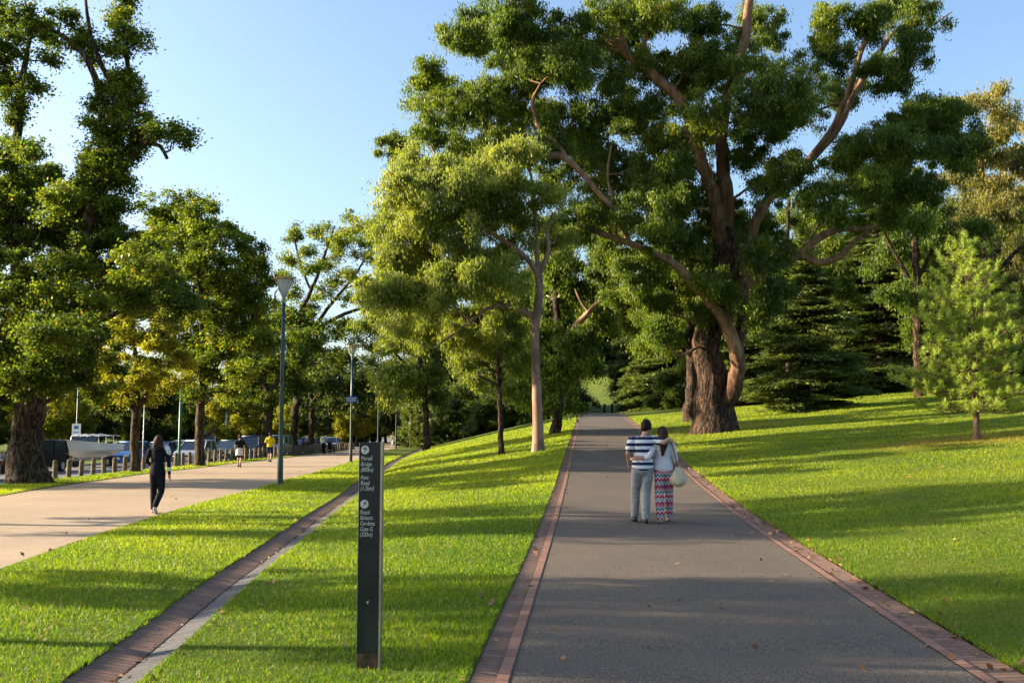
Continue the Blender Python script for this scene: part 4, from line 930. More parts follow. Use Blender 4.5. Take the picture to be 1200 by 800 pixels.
# ---------------------------------------------------------------- timber bollards between verge and road
def bollards():
    bm = bmesh.new(); lathe(bm, [(.092, -.15), (.095, .0), (.09, .62), (.090, .70), (.078, .745), (.05, .765), (.012, .77)], 14)
    proto = bm_obj('bollard', bm, M_TIMBER, None, True); tag(proto, 'round weathered timber bollard in the row between the verge and the road', 'bollard', 'timber bollards along the road')
    rr = random.Random(6); Y = 36.9; first = True
    while Y < 112:
        o = proto if first else proto.copy()
        if not first: COL.objects.link(o)
        first = False; X = -17.3 - (.09 * (Y - 36.9) / 20 if Y > 80 else 0); o.location = (X, Y, float(h(X, Y)))
        o.rotation_euler = (rr.normalvariate(0, .02), rr.normalvariate(0, .02), rr.uniform(0, 6)); o.scale = (1, 1, rr.uniform(.95, 1.05)); Y += 1.13
bollards()
number('round weathered timber bollard in the row between the verge and the road', '%s round timber bollard from the left in the row along the road')
for px, lb in ((683, 'short black bollard at the left end of the row across the top of the path'), (708.6, 'short black bollard, middle one of the row across the top of the path'), (717.5, 'short black bollard at the right end of the row across the top of the path')):
    p = gat(px, 96); bm = bmesh.new(); lathe(bm, [(.10, -.3), (.10, .95), (.12, .97), (.12, 1.08), (.07, 1.14), (.01, 1.15)], 12)
    o = bm_obj('bollard', bm, M_BLACK, None, True); o.location = p; tag(o, lb, 'bollard', 'black bollards at the top of the asphalt path')

# ---------------------------------------------------------------- cars
M_GLASS = plain('car_glass', (.018, .03, .045), .12, .5, var=.1)
M_TYRE = plain('tyre_rubber', (.015, .015, .015), .8, .3)
M_RIM = plain('alloy_wheel', (.45, .45, .45), .35, .5, .7)
M_HEAD = plain('headlight_lens', (.6, .62, .62), .15, .8)
M_TAIL = plain('red_tail_lens', (.35, .01, .01), .2, .7)
M_PLATE = plain('white_number_plate', (.6, .6, .56), .5, .3)
def paint(name, c, met=.3): return plain(name, c, .35, .4, met, var=.03, Coat_Weight=.25, Coat_Roughness=.08)
CARDIM = {'suv': (4.65, 1.86, 1.74, 1.02, .95, .33, .07, .97), 'hatch': (4.1, 1.74, 1.50, .88, 1.05, .55, .30, .95), 'sedan': (4.7, 1.80, 1.45, .88, 1.15, .75, .95, .93), 'van': (4.9, 1.90, 2.25, 1.15, .6, .5, .06, .99)}
def car(kind, loc, rz, mat, label, group='cars parked along the road'):
    L, W, H, belt, hood, slope, trunk, rs = CARDIM[kind]
    root = empty('parked_car', loc, label, 'car', group, rz)          # nose towards -Y
    yf, yr = -L / 2, L / 2; wr = .34 if kind in ('suv', 'van') else .31; wy = (yf + .88, yr - .85)
    def arch(cy): return [(cy + (wr + .05) * math.cos(a), wr * .95 + (wr + .05) * math.sin(a)) for a in np.linspace(math.pi, 0, 9)]
    base = .24 if kind in ('suv', 'van') else .18
    out = [(yf + .03, base + .08), (yf + .12, base)] + [q for q in arch(wy[0]) if q[1] > base] + [q for q in arch(wy[1]) if q[1] > base] + [(yr - .1, base), (yr, base + .12), (yr, belt * .72), (yr - .04, belt - .02)]
    out += [(yr - trunk - .02, belt)] if trunk > .2 else []
    out += [(yf + hood, belt), (yf + hood * .45, belt - .07), (yf + .12, belt * .76), (yf, belt * .60)]
    bm = bmesh.new(); prism(bm, out, -W / 2, W / 2)
    for v in bm.verts:                                                   # tumblehome and rounded nose / tail in plan
        t = max(0, (abs(v.co.y) - L / 2 + .55) / .55); v.co.x *= 1 - .13 * t * t - .05 * max(0, (v.co.z - .7))
    body = bm_obj('body', bm, mat, root, False, bevel=.035, seg=3)
    for pl in body.data.polygons: pl.use_smooth = True
    y1, y4 = yf + hood, yr - trunk - .03; y2, y3 = y1 + slope * 1.1 + .25, y4 - (.12 if kind in ('suv', 'van', 'hatch') else .55)
    wb, wt = W * .46, W * .385
    def ring(z, ya, yb, w): return [(-w, ya, z), (w, ya, z), (w, yb, z), (-w, yb, z)]
    bm = bmesh.new(); a = [bm.verts.new(v) for v in ring(belt - .01, y1, y4, wb)]; b = [bm.verts.new(v) for v in ring(H - .06, y2, y3, wt)]
    for i in range(4): bm.faces.new((a[i], a[(i + 1) % 4], b[(i + 1) % 4], b[i]))
    bm.faces.new(b); bm.faces.new(a[::-1]); bm_obj('windows', bm, M_GLASS, root, False, bevel=.02)
    bm = bmesh.new(); a = [bm.verts.new(v) for v in ring(H - .075, y2 - .05, y3 + .04, wt + .012)]; b = [bm.verts.new(v) for v in ring(H, y2 + .12, y3 - .10, wt - .10)]
    for i in range(4): bm.faces.new((a[i], a[(i + 1) % 4], b[(i + 1) % 4], b[i]))
    bm.faces.new(b); bm.faces.new(a[::-1]); bm_obj('roof', bm, mat, root, True, bevel=.03)
    tb = Tubes()
    for s in (-1, 1):
        for (ya, yb) in ((y1, y2), (y4, y3), ((y1 + y4) / 2, (y2 + y3) / 2 + .05)):
            tb.add([(s * (wb + .004), ya, belt - .03), (s * (wt + .008), yb, H - .06)], [.04, .035], 6)
    link('pillars', tb.mesh('pillars'), mat, root)
    for s in (-1, 1):
        for y in wy:
            bm = bmesh.new(); lathe(bm, [(wr * .66, -.10), (wr * .96, -.11), (wr, -.06), (wr, .06), (wr * .96, .11), (wr * .66, .10)], 24, axis='X'); w = bm_obj('wheel', bm, M_TYRE, root, True); w.location = (s * (W / 2 - .12), y, wr)
            bm = bmesh.new(); lathe(bm, [(wr * .66, 0), (wr * .60, .03 * s), (wr * .2, .015 * s), (wr * .12, .04 * s)], 10, (s * .085, 0, 0), 'X'); bm_obj('rim', bm, M_RIM, w)
        bm = bmesh.new(); box(bm, (s * W * .34, yf + .045, belt * .69), (W * .20, .10, .13)); bm_obj('headlight', bm, M_HEAD, root, bevel=.02)
        bm = bmesh.new(); box(bm, (s * W * .43, yr - .03, belt * .80), (W * .10, .08, .24)); bm_obj('tail_light', bm, M_TAIL, root, bevel=.015)
        bm = bmesh.new(); box(bm, (s * (W / 2 + .06), y1 + .35, belt + .06), (.16, .09, .12)); bm_obj('wing_mirror', bm, mat, root, bevel=.02)
    bm = bmesh.new(); box(bm, (0, yf + .02, belt * .60), (W * .42, .06, .12)); bm_obj('grille', bm, M_BLACK, root, bevel=.01)
    bm = bmesh.new(); box(bm, (0, yf - .005, .42), (.37, .02, .13)); bm_obj('number_plate', bm, M_PLATE, root)
    bm = bmesh.new(); box(bm, (0, yf + .05, .30), (W * .84, .12, .16)); box(bm, (0, yr - .05, .36), (W * .84, .12, .18)); bm_obj('bumper', bm, mat if kind != 'van' else M_BLACK, root, bevel=.03)
    return root
P_WH, P_BK, P_SV, P_BL, P_GN, P_NV = (paint('white_car_paint', (.62, .63, .65), 0), plain('black_car_paint', (.004, .005, .006), .5, .15, 0, var=.03), paint('silver_car_paint', (.42, .44, .46), .6),
                                     paint('blue_car_paint', (.02, .11, .32)), paint('dark_green_car_paint', (.015, .05, .035)), paint('navy_car_paint', (.02, .035, .08)))
def cz(X, Y): return (X, Y, float(h(X, Y)) - .11)
FX = -25.3
car('suv', cz(FX, 45.7), 0, P_WH, 'white car cut by the left edge, left of the biggest elm')
car('suv', cz(FX, 53.0), 0, P_BK, 'black four wheel drive beside the trunk of the biggest elm')
car('hatch', cz(FX, 66.2), 0, P_BL, 'blue hatchback parked behind the end of the boat trailer')
car('sedan', cz(FX, 72), 0, P_NV, 'dark navy sedan behind the small yellow elm')
car('hatch', cz(FX, 77.0), 0, P_WH, 'small white hatchback beside the head of the woman in black')
car('van', cz(FX, 84.0), 0, P_WH, 'tall white van behind the green pole')
car('hatch', cz(-19.7, 62.5), 0, P_SV, 'silver hatchback facing the camera behind the green pole')
car('sedan', cz(-19.75, 70.3), 0, P_GN, 'dark green sedan behind the bollards right of the silver hatchback')
car('suv', cz(-19.8, 76.2), 0, P_NV, 'blue grey four wheel drive left of the woman with a jacket round her waist')
car('suv', cz(-19.8, 84.5), 0, P_SV, 'silver four wheel drive left of the runner in yellow')
car('sedan', cz(-19.9, 92.0), 0, P_BK, 'dark sedan just right of the nearest lamp post')
car('sedan', cz(-20.0, 99.0), 0, P_NV, 'dark blue sedan behind the two-post sign')
car('hatch', cz(-20.3, 112.0), 0, P_WH, 'distant white car right of the man with the pushchair')
car('sedan', cz(FX, 95), 0, P_SV, 'silver sedan on the far side of the road behind the tall van')
def boat_trailer():
    root = empty('boat_trailer', cz(FX + .1, 59.6), 'white motor boat on a road trailer right of the black four wheel drive', 'boat')
    secs = []                                                           # bow towards -Y
    for t in np.linspace(0, 1, 13):
        y = -3.3 + 6.2 * t; w = 1.0 * min(1, (t * 2.4 + .02) ** .55); keel = .62 - .02 * t + .42 * max(0, 1 - t * 3.2) ** 1.6; top = 1.38 + .30 * (1 - t) ** 2
        secs.append([(0, y, keel), (w * .62, y, keel + .16), (w * .96, y, keel + .42), (w, y - .25 * (1 - t), top)])
    bm = bmesh.new(); R_ = [[bm.verts.new(v) for v in s] for s in secs]; L_ = [[bm.verts.new((-v[0], v[1], v[2])) if i else R_[k][0] for i, v in enumerate(s)] for k, s in enumerate(secs)]
    for side in (R_, L_):
        for a, b in zip(side[:-1], side[1:]):
            for i in range(3): bm.faces.new((a[i], b[i], b[i + 1], a[i + 1]))
    for k in range(12): bm.faces.new((R_[k][3], R_[k + 1][3], L_[k + 1][3], L_[k][3]))
    bm.faces.new([R_[-1][0], R_[-1][1], R_[-1][2], R_[-1][3], L_[-1][3], L_[-1][2], L_[-1][1]]); bm_obj('hull', bm, paint('white_gelcoat', (.85, .84, .82), 0), root, False)
    tb = Tubes()
    for y in (-.6, .5, 1.6):
        tb.add([(-.85, y, 1.38), (-.8, y + .05, 1.85), (0, y + .1, 1.98), (.8, y + .05, 1.85), (.85, y, 1.38)], [.03] * 5, 6)
    for s in (-1, 1): tb.add([(s * .8, -.55, 1.86), (s * .8, 1.65, 1.86)], [.02, .02], 6)
    link('canopy_frame', tb.mesh('canopy_frame'), M_RIM, root)
    bm = bmesh.new(); box(bm, (0, 1.9, 1.9), (1.5, 1.3, .05)); bm_obj('canopy', bm, P_WH, root, bevel=.015)
    bm = bmesh.new(); box(bm, (0, -.75, 1.62), (1.5, .04, .42), rx=R(-25)); bm_obj('windscreen', bm, M_GLASS, root)
    bm = bmesh.new(); box(bm, (0, 3.05, 1.25), (.36, .42, .55)); box(bm, (0, 3.1, .8), (.16, .22, .6)); bm_obj('outboard_motor', bm, M_BLACK, root, bevel=.05)
    bm = bmesh.new()
    for s in (-1, 1): box(bm, (s * .62, -.1, .5), (.08, 5.4, .1))
    for y in (-2.4, 0, 2.2): box(bm, (0, y, .5), (1.5, .08, .08))
    box(bm, (0, -3.5, .5), (.08, 1.6, .08)); bm_obj('trailer_frame', bm, M_GALV, root)
    for s in (-1, 1):
        for y in (.35, 1.15):
            bm = bmesh.new(); lathe(bm, [(.2, -.09), (.30, -.1), (.31, 0), (.30, .1), (.2, .09)], 20, (0, 0, 0), 'X'); w = bm_obj('wheel', bm, M_TYRE, root, True); w.location = (s * .93, y, .31)
            bm = bmesh.new(); lathe(bm, [(.2, 0), (.17, .03 * s), (.05, .03 * s)], 12, (s * .07, 0, 0), 'X'); bm_obj('rim', bm, M_RIM, w)
boat_trailer()

# ---------------------------------------------------------------- people
class Flesh:
    """closed tapered volumes, fused into one continuous surface by a voxel remesh"""
    def __init__(s): s.V = []; s.F = []; s.n = 0
    def rings(s, C, rx, ry, sides=16, frame=None):
        C = np.asarray(C, float); k = len(C); rx = np.asarray(rx, float) * np.ones(k); ry = np.asarray(ry, float) * np.ones(k)
        a = np.linspace(0, 2 * np.pi, sides, endpoint=False)
        if frame is None:
            u = np.tile([1.0, 0, 0], (k, 1)); w = np.tile([0, 1.0, 0], (k, 1))
        else: u, w = frame
        V = (C[:, None] + np.cos(a)[None, :, None] * u[:, None] * rx[:, None, None] + np.sin(a)[None, :, None] * w[:, None] * ry[:, None, None]).reshape(-1, 3)
        V = np.vstack([V, C[0], C[-1]]); i = (np.arange(k - 1)[:, None] * sides + np.arange(sides)[None]).ravel(); j = (np.arange(k - 1)[:, None] * sides + ((np.arange(sides) + 1) % sides)[None]).ravel()
        F = [(a_, b_, b_ + sides, a_ + sides) for a_, b_ in zip(i, j)]
        n = k * sides
        F += [(n, (q + 1) % sides, q) for q in range(sides)] + [(n + 1, (k - 1) * sides + q, (k - 1) * sides + (q + 1) % sides) for q in range(sides)]
        s.V.append(V); s.F += [tuple(x + s.n for x in f) for f in F]; s.n += len(V)
    def limb(s, P, r, sides=12, flat=1.0):
        P = np.asarray(P, float); r = np.asarray(r, float)
        pts, ra = smooth_line(P, r, max(.02, r.max() * .6))
        t0 = pts[0] - pts[1]; t0 /= np.linalg.norm(t0) + 1e-9; t1 = pts[-1] - pts[-2]; t1 /= np.linalg.norm(t1) + 1e-9
        pts = np.vstack([pts[0] + t0 * ra[0] * .95, pts[0] + t0 * ra[0] * .6, pts, pts[-1] + t1 * ra[-1] * .6, pts[-1] + t1 * ra[-1] * .95]); ra = np.concatenate([[ra[0] * .3, ra[0] * .8], ra, [ra[-1] * .8, ra[-1] * .3]])
        tg = np.gradient(pts, axis=0); tg /= np.linalg.norm(tg, axis=1, keepdims=True) + 1e-9
        u = np.cross(tg, [0, 1.0, .01]); bad = np.linalg.norm(u, axis=1) < .2; u[bad] = np.cross(tg[bad], [1.0, 0, 0]); u /= np.linalg.norm(u, axis=1, keepdims=True); w = np.cross(tg, u)
        s.rings(pts, ra, ra * flat, sides, (u, w))
    def ball(s, c, r):
        z = np.sin(np.linspace(-1.5, 1.5, 11)); q = np.cos(np.linspace(-1.5, 1.5, 11)); c = np.asarray(c, float)
        s.rings([c + np.array([0, 0, r[2] * t]) for t in z], q * r[0], q * r[1])
    def build(s, name, mat, parent, voxel=.012, smooth=4):
        me = bpy.data.meshes.new(name); me.from_pydata([tuple(v) for v in np.concatenate(s.V)], [], s.F); me.update()
        o = bpy.data.objects.new(name, me); COL.objects.link(o)
        m = o.modifiers.new('r', 'REMESH'); m.mode = 'VOXEL'; m.voxel_size = voxel; m.use_smooth_shade = True
        q = o.modifiers.new('s', 'SMOOTH'); q.factor = .5; q.iterations = smooth
        dg = bpy.context.evaluated_depsgraph_get(); dg.update(); me2 = bpy.data.meshes.new_from_object(o.evaluated_get(dg)); bpy.data.objects.remove(o)
        me2.name = name; return link(name, me2, mat, parent, True)

STAND = dict(pel=(0, 0, .92), che=(0, .01, 1.25), nec=(0, -.01, 1.46), hea=(0, .02, 1.615),
             shL=(-.18, 0, 1.385), elL=(-.235, -.03, 1.13), wrL=(-.24, .06, .89), shR=(.18, 0, 1.385), elR=(.235, -.03, 1.13), wrR=(.24, .06, .89),
             hiL=(-.085, 0, .90), knL=(-.09, .03, .49), anL=(-.09, -.02, .085), hiR=(.085, 0, .90), knR=(.09, .03, .49), anR=(.09, -.02, .085))
def person(loc, label, H=1.75, J=None, rz=0, group=None, female=False, top=None, sleeve='short', hem=.90, bottom=None, legs='long', shoe=None, skin=None, hair=None, hairstyle='short', voxel=.012, build=1.0, name='person', head_turn=0.0, handL=None, handR=None, loose=0.0):
    D = {k: np.array(v, float) for k, v in STAND.items()}
    if J: D.update({k: np.array(v, float) for k, v in J.items()})
    root = empty(name, loc, label, 'person', group, rz); k = H / 1.75; root.scale = (k, k, k)
    fw = .93 if female else 1.0; b = build * fw
    T = D['nec'] - D['pel']
    def torso(F, g, lo=-.10, hi=1.0):
        ts = [(-.12, .13, .10), (-.02, .165 if not female else .172, .115), (.12, .158 if not female else .155, .108), (.35, .138 if not female else .122, .096), (.55, .150 if not female else .140, .106), (.75, .172 if not female else .155, .115), (.90, .172 if not female else .155, .098), (.98, .13, .075), (1.04, .065, .06)]
        tt = [t for t in ts if lo <= t[0] <= hi]; C = []
        for t in tt:
            base = D['pel'] + T * t[0]; q = max(0, 1 - abs(t[0] - .62) / .6); base = base + (D['che'] - (D['pel'] + T * .62)) * q; C.append(base)
        F.rings(C, [t[1] * b + g for t in tt], [t[2] * b + g for t in tt], 20)
    def arm(F, s, g, upto=2, extra=0.0):
        A, E, W = D['sh' + s], D['el' + s], D['wr' + s]; c = D['nec'] - np.array([0, 0, .09]); r = np.array([.052, .047, .038, .036, .026]) * b + g
        P = [A, (A + E) / 2, E, (E * .6 + W * .4), W]
        if upto == 1: P = P[:2] + [A * .35 + E * .65]; r = [r[0] + .006, r[1] + .010, r[1] + .012]
        elif upto == 1.5: P = P[:3] + [E * .75 + W * .25]; r = list(r[:3]) + [r[2]]
        F.limb([c * .6 + A * .4, A], [.055 * b + g, .056 * b + g]); F.limb(P, r[:len(P)] if upto != 2 or len(P) == 5 else r)
    def leg(F, s, g, long=True):
        Hh, K, A = D['hi' + s], D['kn' + s], D['an' + s]; P = [Hh + np.array([0, 0, .0]), Hh * .5 + K * .5, K, K * .62 + A * .38 + np.array([0, -.012, 0]), A + np.array([0, 0, .02])]; r = np.array([.093, .080, .056, .056, .036]) * b + g
        if not long: P = P[:2] + [Hh * .18 + K * .82]; r = np.array([.095 * b + g, .085 * b + g + .012, .072 * b + g + .02])
        else: r = r + np.array([0, .004, .008 + loose, .006 + loose, .014 + loose])*(1 if g > 0 else 0)
        F.limb(P, r)
    def foot(F, s, g):
        A = D['an' + s]; lift = A[2] - .085; pit = D.get('pit' + s, 0.0)
        heel = A + np.array([0, -.05, -.045]); ball = A + np.array([0, .10 * math.cos(pit), -.055 - .10 * math.sin(pit)]); toe = ball + np.array([0, .07, -.002 - (.03 if pit else 0)])
        F.limb([heel, (heel + ball) / 2 + np.array([0, 0, .012]), ball, toe], np.array([.034, .036, .040, .030]) * (.95 if female else 1.05) + g); F.limb([A + np.array([0, 0, .03]), A + np.array([0, .0, -.02])], [.036 + g, .036 + g])
    def hand(F, s, aim=None):
        W, E = D['wr' + s], D['el' + s]; d = W - E; d /= np.linalg.norm(d)
        if aim is not None: d = np.array(aim, float); d /= np.linalg.norm(d)
        sx = 1 if s == 'R' else -1; side = np.cross(d, [sx * 1.0, 0, 0]); side /= np.linalg.norm(side) + 1e-9
        nrm = np.cross(d, side); palm = W + d * .045
        F.limb([W, W + d * .03 + side * .004, W + d * .075], [.024, .034, .034], flat=.5)
        for q, (o, l) in enumerate(((-.028, .060), (-.010, .075), (.009, .080), (.027, .070))):
            p = W + d * .085 + side * o; curl = -nrm * .018 * sx
            F.limb([p - d * .02, p + d * l * .45 + curl * .3, p + d * l * .8 + curl, p + d * l + curl * 1.6], [.0095, .009, .008, .0065], 8)
        p = W + d * .025 + side * .028; F.limb([p, p + d * .03 + side * .022, p + d * .058 + side * .028], [.011, .010, .008], 8)
    hd = D['hea']; F = Flesh(); torso(F, 0)
    F.limb([D['nec'] - np.array([0, 0, .03]), hd - np.array([0, .01, .05])], [.052 * b, .048 * b])
    F.ball(hd, (.080, .096, .118)); F.ball(hd + np.array([0, .035, -.055]), (.055, .054, .056))
    ct, sn = math.cos(head_turn), math.sin(head_turn)
    def hp(x, y, z): return hd + np.array([x * ct + y * sn, -x * sn + y * ct, z])
    F.limb([hp(0, .086, .012), hp(0, .105, -.022)], [.009, .014], 8); F.limb([hp(0, .088, -.055), hp(0, .092, -.062)], [.016, .014], 8); F.limb([hp(-.035, .078, .022), hp(.035, .078, .022)], [.013, .013], 8)
    for sx in (-1, 1): F.limb([hp(sx * .074, -.004, .015), hp(sx * .078, -.008, -.02)], [.018, .012], 8, .6)
    for s, aim in (('L', handL), ('R', handR)): arm(F, s, 0); hand(F, s, aim); leg(F, s, 0); foot(F, s, 0)
    body = F.build('person_body', skin or SKIN, root, min(voxel, .009), 2)
    for sx in (-1, 1):
        bm = bmesh.new(); bmesh.ops.create_uvsphere(bm, u_segments=10, v_segments=8, radius=.010); e = bm_obj('eye', bm, M_EYE, body, True); e.location = tuple(hp(sx * .031, .081, .004))
    bm = bmesh.new(); box(bm, (0, 0, 0), (.042, .008, .009)); mo = bm_obj('mouth', bm, M_LIPS, body, True, bevel=.003); mo.location = tuple(hp(0, .088, -.050))
    if top:
        F = Flesh(); torso(F, .016, lo=-.25, hi=1.0); up = {'short': 1, 'elbow': 1.5, 'long': 2}[sleeve]
        hz = D['pel'] + np.array([0, 0, hem - D['pel'][2]]); F.rings([hz, hz + np.array([0, 0, .08]), D['pel'] + T * .35], [.168 * b + .018, .165 * b + .017, .14 * b + .015], [.118 * b + .018, .114 * b + .017, .10 * b + .015], 20)
        for s in 'LR': arm(F, s, .011, up)
        F.build('shirt', top, root, voxel, 4)
    if bottom:
        F = Flesh(); F.rings([D['pel'] + np.array([0, 0, z]) for z in (-.13, -.08, 0, .06, .08)], np.array([.10, .150, .172, .16, .155]) * b + .010, np.array([.07, .105, .118, .112, .11]) * b + .010, 20)
        for s in 'LR': leg(F, s, .012, legs == 'long')
        F.build('trousers' if legs == 'long' else 'shorts', bottom, root, voxel, 4)
    for s in 'LR':
        F = Flesh(); foot(F, s, .007); F.build('shoe', shoe or M_BLACK, root, voxel, 2)
    F = Flesh(); F.ball(hd + np.array([0, -.014, .022]), (.094, .100, .112))
    F.ball(hp(0, -.035, -.025), (.082, .072, .062))
    if hairstyle == 'long':
        n = hd + np.array([0, -.07, -.02]); F.limb([n + np.array([0, -.02, .03]), n + np.array([0, -.055, -.10]), n + np.array([-.01, -.085, -.20]), n + np.array([-.03, -.09, -.36])], [.085, .088, .070, .026], 14, .7)
    if hairstyle == 'bob':
        for sx in (-1, 0, 1): n = hp(sx * .045, -.03, 0); F.limb([n, n + np.array([sx * .012, -.02, -.13]), n + np.array([sx * .014, -.02, -.22])], [.066, .062, .045], 12, .8)
    if hairstyle == 'bun': F.ball(hp(0, -.12, .03), (.035, .035, .035))
    F.build('hair', hair or HAIR, root, voxel, 2)
    return root
SKIN = plain('skin', (.46, .25, .17), .55, .3, var=.06); M_EYE = plain('eye_white', (.3, .28, .26), .3, .5); M_LIPS = plain('lips', (.33, .12, .10), .5, .3)
def hairmat(n, c): t = NT(n); v = t.coord('Object', (60, 60, 5)); nn = t.noise(v, 1.0, 5); return t.done(t.bsdf(t.ramp(nn, [(.3, tuple(q * .5 for q in c)), (.7, tuple(q * 1.5 for q in c))]), .6, t.bump(nn, .6, .01), .12))
HAIR = hairmat('dark_hair', (.018, .010, .007)); HAIRB = hairmat('brown_hair', (.042, .020, .012))
def cloth(name, c, var=.12):
    t = NT(name); v = t.coord('Object'); n = t.noise(v, 7, 4, .6, 1.2); f = t.noise(v, 240, 2)
    col = t.ramp(n, [(.3, tuple(q * (1 - var) for q in c)), (.7, tuple(min(1, q * (1 + var)) for q in c))])
    return t.done(t.bsdf(col, .9, t.bump(t.math('ADD', t.math('MULTIPLY', n, 3.0), t.math('MULTIPLY', f, .15)), .6, .02), .15))
def stripes(name, period, z0):
    t = NT(name); v = t.coord('Object'); sp = t.n.new('ShaderNodeSeparateXYZ'); t.l.new(v, sp.inputs[0]); n = t.noise(v, 6, 3)
    z = t.math('ADD', sp.outputs[2], t.math('MULTIPLY', n, .012)); fr = t.math('FRACT', t.math('DIVIDE', t.math('SUBTRACT', z, z0), period))
    m = t.ramp(fr, [(0, 0.0), (.50, 0.0), (.52, 1.0), (1, 1.0)], 'CONSTANT')
    col = t.mix(m, (.70, .72, .76), (.016, .022, .07)); return t.done(t.bsdf(col, .9, t.bump(t.noise(v, 9, 4, .6, 1), .7, .03), .15))
def pattern_pants():
    t = NT('patterned_cotton'); v = t.coord('Object'); sp = t.n.new('ShaderNodeSeparateXYZ'); t.l.new(v, sp.inputs[0])
    wv = t.math('MULTIPLY', t.math('PINGPONG', t.math('MULTIPLY', sp.outputs[0], 17.0), .5), .085)
    fr = t.math('FRACT', t.math('MULTIPLY', t.math('ADD', sp.outputs[2], wv), 3.4))
    rd, wh, tl, pk, dk = (.42, .02, .06), (.62, .55, .55), (.03, .17, .19), (.62, .22, .28), (.10, .02, .05)
    seq = [wh, rd, pk, dk, rd, wh, tl, wh, dk, rd, pk, wh, tl, tl]
    col = t.ramp(fr, [(i / len(seq), c) for i, c in enumerate(seq)], 'CONSTANT')
    return t.done(t.bsdf(col, .9, t.bump(t.noise(v, 9, 4, .6, 1), .6, .03), .15))
M_STRIPE = stripes('navy_and_white_stripes', .107, .918); M_JEAN = cloth('pale_grey_denim', (.26, .27, .28), .28); M_PALETOP = cloth('pale_lilac_cotton', (.62, .60, .64), .08)
C_BLACK = cloth('black_cloth', (.010, .011, .016), .3); C_WHITE = cloth('white_cloth', (.66, .64, .64), .06); C_YEL = cloth('yellow_cloth', (.62, .52, .02), .1); C_NAVY = cloth('navy_cloth', (.012, .018, .05), .2)
C_CANVAS = cloth('cream_canvas', (.58, .51, .34), .15)
pm = G(754, 613)
person(pm, 'man in a navy and white striped shirt with his arm round the woman beside him', 1.75, dict(
    pel=(0, 0, .93), che=(.005, .01, 1.25), nec=(.02, 0, 1.47), hea=(.07, .04, 1.615), shL=(-.185, 0, 1.385), elL=(-.25, -.02, 1.17), wrL=(-.215, .16, 1.0),
    shR=(.19, -.01, 1.40), elR=(.34, -.15, 1.35), wrR=(.425, -.13, 1.41), hiL=(-.09, 0, .91), knL=(-.115, .13, .52), anL=(-.125, .16, .10), hiR=(.085, 0, .91), knR=(.05, .02, .49), anR=(.03, -.06, .085), pitL=0.0),
    top=M_STRIPE, sleeve='short', hem=.94, bottom=M_JEAN, loose=.006, shoe=M_BLACK, voxel=.009, handR=(.8, .15, -.55), head_turn=.5)
wx = .355
pw_ = (pm[0] + wx, pm[1] + .02, pm[2])
wm = person(pw_, 'woman in a pale top and red patterned trousers with her arm round the man', 1.66, dict(
    pel=(0, 0, .955), che=(-.0, .0, 1.26), nec=(-.0, 0, 1.455), hea=(-.005, .03, 1.585), shL=(-.150, -.01, 1.365), elL=(-.29, -.17, 1.16), wrL=(-.455, -.165, 1.145),
    shR=(.155, 0, 1.365), elR=(.215, -.03, 1.12), wrR=(.20, .14, .96), hiL=(-.075, 0, .92), knL=(-.080, -.0, .50), anL=(-.075, -.05, .085), hiR=(.075, 0, .92), knR=(.105, .10, .52), anR=(.105, .16, .10)),
    female=True, top=M_PALETOP, sleeve='elbow', hem=.94, bottom=pattern_pants(), loose=.010, shoe=plain('tan_sandals', (.30, .22, .16), .7), hair=HAIRB, hairstyle='long', voxel=.009, handL=(-1, .12, -.06), head_turn=-.3, build=.98)
def bag():
    root = empty('shoulder_bag', (pw_[0] + .235, pw_[1] - .05, pw_[2] + .80), 'cream canvas shoulder bag with vertical gathers hanging at the side of the woman', 'bag')
    F = Flesh(); zs = np.linspace(-.20, .15, 12); w = [.03, .10, .132, .145, .147, .142, .130, .115, .095, .072, .05, .035]
    F.rings([(0, 0, z) for z in zs], w, np.array(w) * .62, 24); b = F.build('bag_body', C_CANVAS, root, .008, 2)
    for v in b.data.vertices:
        a = math.atan2(v.co.y, v.co.x); r = 1 + .055 * math.sin(a * 11) * max(0, min(1, (v.co.z + .15) / .2)); v.co.x *= r; v.co.y *= r
    tb = Tubes(); s = 1 / 1
    for dy in (-.05, .07):
        P, ra = smooth_line([(0, dy * .3, .13), (-.045, dy, .30), (-.085, dy, .46), (-.105, dy * .7, .535)], [.012] * 4, .05); tb.add(P, ra, 8)
    P, ra = smooth_line([(-.105, -.035, .535), (-.115, .0, .555), (-.105, .049, .535)], [.012] * 3, .02); tb.add(P, ra, 8)
    link('strap', tb.mesh('strap'), plain('tan_strap', (.22, .15, .09), .8), root)
bag()
# woman in black on the gravel path
pb = G(183, 601.5)
wb_ = person(pb, 'woman in a black tracksuit with white sleeve flashes walking away on the gravel path', 1.68, dict(
    hea=(.0, .02, 1.60), hiL=(-.08, 0, .92), knL=(-.085, .06, .50), anL=(-.075, .06, .085), knR=(.085, .03, .49), anR=(.04, -.27, .17), pitR=1.0, elL=(-.24, -.0, 1.15), wrL=(-.20, .20, 1.06), elR=(.25, -.06, 1.13), wrR=(.27, -.06, .87)),
    female=True, top=C_BLACK, sleeve='long', hem=.88, bottom=C_BLACK, loose=.004, shoe=plain('grey_trainers', (.34, .30, .28), .7), hair=HAIRB, hairstyle='bob', rz=R(6), build=.97)
F = Flesh(); F.limb([(.19, -.0, 1.44), (.232, -.018, 1.33)], [.064, .061], 12); F.build('sleeve_flash', C_WHITE, wb_, .008, 2)
F = Flesh(); F.limb([(.258, -.062, 1.00), (.268, -.062, .955)], [.046, .044], 12); F.build('sleeve_flash', C_WHITE, wb_, .008, 2)
